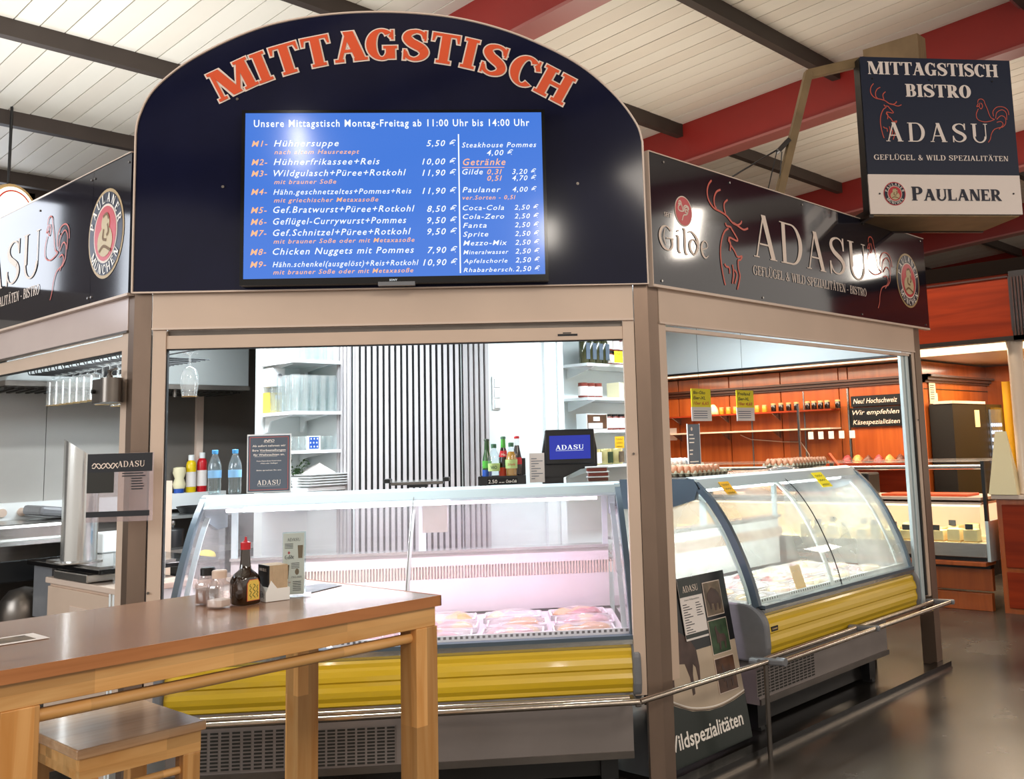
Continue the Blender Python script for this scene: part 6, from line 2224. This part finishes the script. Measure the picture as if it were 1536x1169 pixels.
k = 0
for i in range(11):
    y = 7.08 - i * .105
    hon = i < 7
    jar2(10.36, y, 1.924, 'small honey coloured jar on the mahogany shelf, %s from the left' % ORDN[i], 'jar_honey', 'honey jars on the mahogany shelf', .088, .032) if hon else \
        jar2(10.36, y - .02, 1.924, 'small dark jam jar, %s of the middle group on the mahogany shelf' % ORDN[i - 7], 'cola', 'dark jars on the mahogany shelf', .10, .032)
for i in range(5):
    jar2(10.36, 5.86 - i * .085 - (.05 if i > 3 else 0), 1.924, 'dark jar with gold lid, %s of the right group on the mahogany shelf' % ORDN[i], 'cola', 'jars at the right of the mahogany shelf', .10, .032)
for i in range(2):
    t = thing('biscuit_bag', ['pale bag of nuts at the left end of the mahogany shelf', 'pale bag of nuts second from the left on the mahogany shelf'][i], 'bag', loc=(10.32, 7.38 - i * .20, 1.924))
    mesh('bag', blob(0, 0, 0, .05, .085, .12, 14, 4, i, .1), 'cheese', t, smooth='all')
t = thing('wall_note', 'white note on the mahogany wall at the left frame', 'note', loc=(XW - .006, 8.0, 1.62))
mesh('sheet', MB().box(0, -.1, 0, .004, .1, .16), 'paper', t)


# chalkboards
def chalk(y0, y1, z0, z1, label, words):
    t = thing('chalkboard', label, 'chalkboard', loc=(XW - .03, y1, z0), rz=R_(-90))
    L = y1 - y0
    mesh('board', MB().box(0, 0, 0, L, .02, z1 - z0), 'poster_black', t)
    n = len(words)
    for i, s in enumerate(words):
        h = (z1 - z0) / n
        sans('chalk_lettering', s, .03, (n - 1 - i) * h + h * .28, h * .5, 'text_cream', t, y=-.002, width=L * .86, shear=.25)
    return t


chalk(4.74, 5.36, 1.935, 2.055, 'upper black chalkboard with white script on the mahogany wall', ['Neu! Hochschweiz'])
chalk(4.72, 5.38, 1.70, 1.92, 'lower black chalkboard with two lines of white script', ['Wir empfehlen', 'Käsespezialitäten'])
t = thing('menu_paper', 'cream printed paper stuck high beside the stall post', 'paper', loc=(10.62, 4.485, 1.93))
mesh('sheet', MB().box(0, 0, 0, .17, .004, .24).box(.1, -.001, -.02, .21, .003, .12), 'paper_warm', t)
mb = MB()
for i in range(7):
    mb.quad((.02, -.001, .20 - i * .025), (.13, -.001, .20 - i * .025), (.13, -.001, .208 - i * .025), (.02, -.001, .208 - i * .025))
mesh('printed_rows', mb, 'ink', t, kind='stuff')

mat('fridge_black', '1a1816', .45, spec=.3)
# drinks fridge
t = thing('drinks_fridge', 'tall black fridge with a lit glass door against the mahogany wall', 'fridge', loc=(10.56, 4.22, .9))
mesh('cabinet', MB().box(0, 0, -.9, .98, .26, 1.02), 'fridge_black', t, bevel=.004)
mesh('door_cabinet', MB().box(.985, 0, -.9, 1.50, .26, 1.02), 'black', t, bevel=.004)
mesh('lit_interior', MB().box(1.06, -.006, -.5, 1.44, 0, .96), 'sign_slate', t)
mb = MB()
for i in range(5):
    for j in range(9):
        mb.tube([(1.10 + i * .072, -.008, .10 + j * .085), (1.10 + i * .072, -.02, .10 + j * .085)], .022, 8)
mesh('door_light_dots', mb, 'led_cool', t)  # glow put into the discs for the bright dots of light in the door
mesh('door_glass', MB().box(1.05, -.03, -.6, 1.45, -.026, .98), 'glass_clear', t)
mesh('sticker', MB().box(.62, -.004, .76, .76, 0, .95), 'cheese', t)
mesh('top_strip', MB().box(-.02, -.01, 1.02, .95, .2, 1.05), 'cream_edge', t)
# curtain
t = thing('yellow_curtain', 'hanging mustard yellow curtain behind the white column', 'curtain', loc=(12.2, 3.7, .3))
mb = MB()
N = 40
for k in range(N + 1):
    a = k / N
    x_ = .30 * math.sin(a * 3.1) * .1 + .06 * math.sin(k * 1.25)
    mb.v += [(x_, .55 - a * 1.5, 0), (x_, .55 - a * 1.5, 1.9)]
mb.f = [(2 * k, 2 * k + 2, 2 * k + 3, 2 * k + 1) for k in range(N)]
mesh('cloth', mb, 'curtain', t, smooth='all')

# column and wooden counter box at the right edge
t = thing('white_column', 'smooth round cream column standing on the wooden counter', 'column', loc=(9.2, 3.06, 1.045))
mesh('shaft', MB().lathe(0, 0, [(.075, 0), (.065, .05), (.065, 1.30), (.075, 1.365)], 24), 'column_white', t, smooth=True)
t = thing('wooden_counter', 'mahogany counter block with panelled front at the right edge', 'counter', loc=(9.1, 1.6, 0))
mesh('body', MB().box(.02, 0, .0, 1.0, 1.71, 1.0), 'mahogany', t)
mesh('front_panel', MB().box(.0, .05, .40, .02, .85, .95).box(0, .9, .40, .02, 1.66, .95).box(0, .05, .05, .02, .85, .36).box(0, .9, .05, .02, 1.66, .36), 'mahogany_dark', t, bevel=.004)
mesh('side_panel', MB().box(.1, 1.71, .1, .9, 1.725, .92), 'mahogany', t)
mesh('top', MB().box(-.02, -.02, 1.0, 1.05, 1.74, 1.04), 'cream_edge', t, bevel=.004)
t = thing('leaflet_holder', 'cream paper tent sign on the corner of the wooden counter', 'sign', loc=(9.06, 3.10, 1.041))
mesh('folded_card', MB().add([(0, -.0, 0), (0, .25, 0), (.03, .16, .56), (.03, .06, .56), (.16, .0, 0), (.16, .25, 0)], [(0, 3, 2, 1), (4, 5, 2, 3), (0, 4, 3), (1, 2, 5)]), 'paper_warm', t)

# cheese counter
t = thing('cheese_counter', 'glass cheese counter with wooden base across the aisle', 'display case', loc=(9.1, 3.42, 0))
CY = 5.2
mesh('base_panel', MB().box(.08, 0, .17, .14, CY, .37), 'mahogany', t, bevel=.004)
mesh('base_panel', MB().box(.03, 0, .0, .10, CY, .155), 'mahogany', t, bevel=.004)
mesh('wood_ledge', MB().box(-.05, 0, .40, .2, CY, .44), 'mahogany', t, bevel=.006)
mesh('steel_front', MB().box(-.02, 0, .475, .02, CY, .60), 'steel', t, bevel=.006)
mesh('black_gap', MB().box(.05, 0, .37, .14, CY, .40).box(.03, 0, .44, .1, CY, .475), 'black', t)
mesh('deck', MB().box(.0, 0, .585, .75, CY, .60), 'paper_warm', t)
mesh('inner_back', MB().box(.74, 0, .6, .78, CY, .95), 'cream_edge', t)
mesh('front_pane', MB().box(.0, .04, .60, .006, CY, .92), 'glass_clear', t)
mesh('middle_board', MB().box(.0, .02, .945, .6, CY, .965).box(.0, .02, .985, .62, CY, 1.01), 'cream_edge', t)
mesh('upper_shelf', MB().box(.0, 0, 1.335, .42, CY, 1.355), 'glass_tumbler', t)
mesh('upper_tube', MB().tube([(.05, .0, 1.285), (.05, CY, 1.285)], .022, 10), 'steel_bright', t)
mesh('end_panel', MB().box(.0, -.03, .44, .7, 0, .80), 'alu_cool', t)
mesh('end_frame', MB().box(.0, -.03, .80, .04, 0, 1.34), 'black', t)
mesh('support', MB().box(.04, 1.5, 1.01, .06, 1.54, 1.34).box(.04, 3.0, 1.01, .06, 3.04, 1.34), 'steel', t)
mesh('lamp_strip', MB().box(.03, .05, .925, .06, CY - .1, .94), 'lit_panel', t)
area('cheese_light', (9.125, 5.3, .915), .03, 30, (1, .84, .60), (.45, 0, -1), sy=3.6)  # added ahead of the cheese to brighten its front faces
rnd = random.Random(11)
nm = ['front', 'rear']
i = 0
for row in range(2):
    for j in range(12):
        y = .16 + j * .155 + row * .07
        if y > CY - .2:
            break
        h = rnd.uniform(.09, .15)
        pos = ['nearest the counter end', 'second from the end', 'third from the end', 'fourth from the end', 'fifth from the end', 'sixth from the end', 'seventh from the end', 'eighth from the end', 'ninth from the end', 'tenth from the end', 'eleventh from the end', 'farthest from the end'][j]
        c = thing('cheese_piece', 'cut block of pale cheese in the %s row, %s' % (nm[row], pos), 'cheese', loc=(9.1 + .10 + row * .2, 3.42 + y, .601), rz=rnd.uniform(-.3, .3), group='cheese blocks in the counter')
        w_ = rnd.uniform(.05, .065)
        mesh('cheese_body', MB().box(-.06, -w_, 0, .06, w_, h), 'cheese', c, bevel=.006)
        mesh('rind', MB().box(-.062, -w_ - .001, 0, .062, w_ + .001, .012), 'cheese_rind', c)
        if j % 2 == row:
            mesh('name_tag', MB().box(-.075, -.035, h + .0, -.07, .035, h + .05), 'ink', c)
t = thing('cutting_board', 'long orange-red cutting board on the cheese counter', 'board', loc=(9.2, 3.60, 1.011))
mesh('board', MB().box(0, 0, 0, .30, .85, .022), 'cutting_red', t, bevel=.004)
for k in range(2):
    t = thing('parcel_tray', ['pink wrapped parcel on the middle board of the cheese counter', 'orange wrapped parcel behind the pink one on the cheese counter'][k], 'parcel', loc=(9.3, 5.25 + k * .6, 1.011))
    mesh('parcel', blob(0, 0, 0, .12, .22, .09, 14, 4, k, .12), ['meat_pink', 'meat_orange'][k], t, smooth='all')
# sausages and hams beyond, hanging and lying in front of the chalkboards
t = thing('glass_guard', 'clear sneeze guard pane on a steel upright across the aisle', 'glass guard', loc=(9.3, 5.0, 1.36))
mesh('pane', MB().box(0, -.25, .0, .006, .5, .55), 'glass_clear', t)
mesh('upright', MB().bar((0, .38, -.02), (0, .38, .60), .02, .02), 'steel', t)
for k in range(6):
    t = thing('ham_piece', 'reddish smoked ham piece, %s on the shelf under the chalkboards' % ['leftmost', 'second', 'third', 'fourth', 'fifth', 'rightmost'][k], 'ham', loc=(10.25, 5.33 - k * .125, 1.30), group='hams under the chalkboards')
    mesh('ham', blob(0, 0, 0, .085, .052, .085, 12, 5, k + 20, .12), ['meat_red', 'meat_orange', 'sausage'][k % 3], t, smooth='all')
    
t = thing('ham_shelf', 'wooden shelf carrying the hams below the chalkboards', 'shelf', loc=(10.05, 4.55, 1.27))
mesh('board', MB().box(0, 0, 0, .45, 1.0, .028), 'mahogany_dark', t)
mesh('shelf_leg', MB().box(.40, .02, -1.27, .44, .98, 0), 'mahogany_dark', t)
t = thing('meat_slicer', 'dark metal slicer with slanting orange wooden board', 'slicer', loc=(9.25, 4.72, 1.011))
mesh('slicer_body', MB().box(.05, -.1, .0, .3, .2, .22), 'pot_black', t, bevel=.02)
mesh('slanting_board', MB().bar((0, .30, .42), (0, -.02, .0), .05, .02), 'cutting_red', t)
mesh('blade', MB().tube([(.04, .06, .15), (.05, .06, .15)], .10, 20), 'steel_bright', t)
for k in range(5):
    t = thing('hanging_tag', 'small white paper tag hanging under the mahogany shelf, %s' % ['leftmost', 'second', 'middle', 'fourth', 'rightmost'][k], 'tag', loc=(10.2, 5.72 - k * .13, 1.58), group='white tags on the mahogany shelf')
    mesh('tag', MB().box(0, 0, 0, .003, .065, .085), 'paper', t)
    mesh('tag_thread', MB().tube([(.001, .03, .085), (.001, .03, .13)], .002, 4), 'black', t)
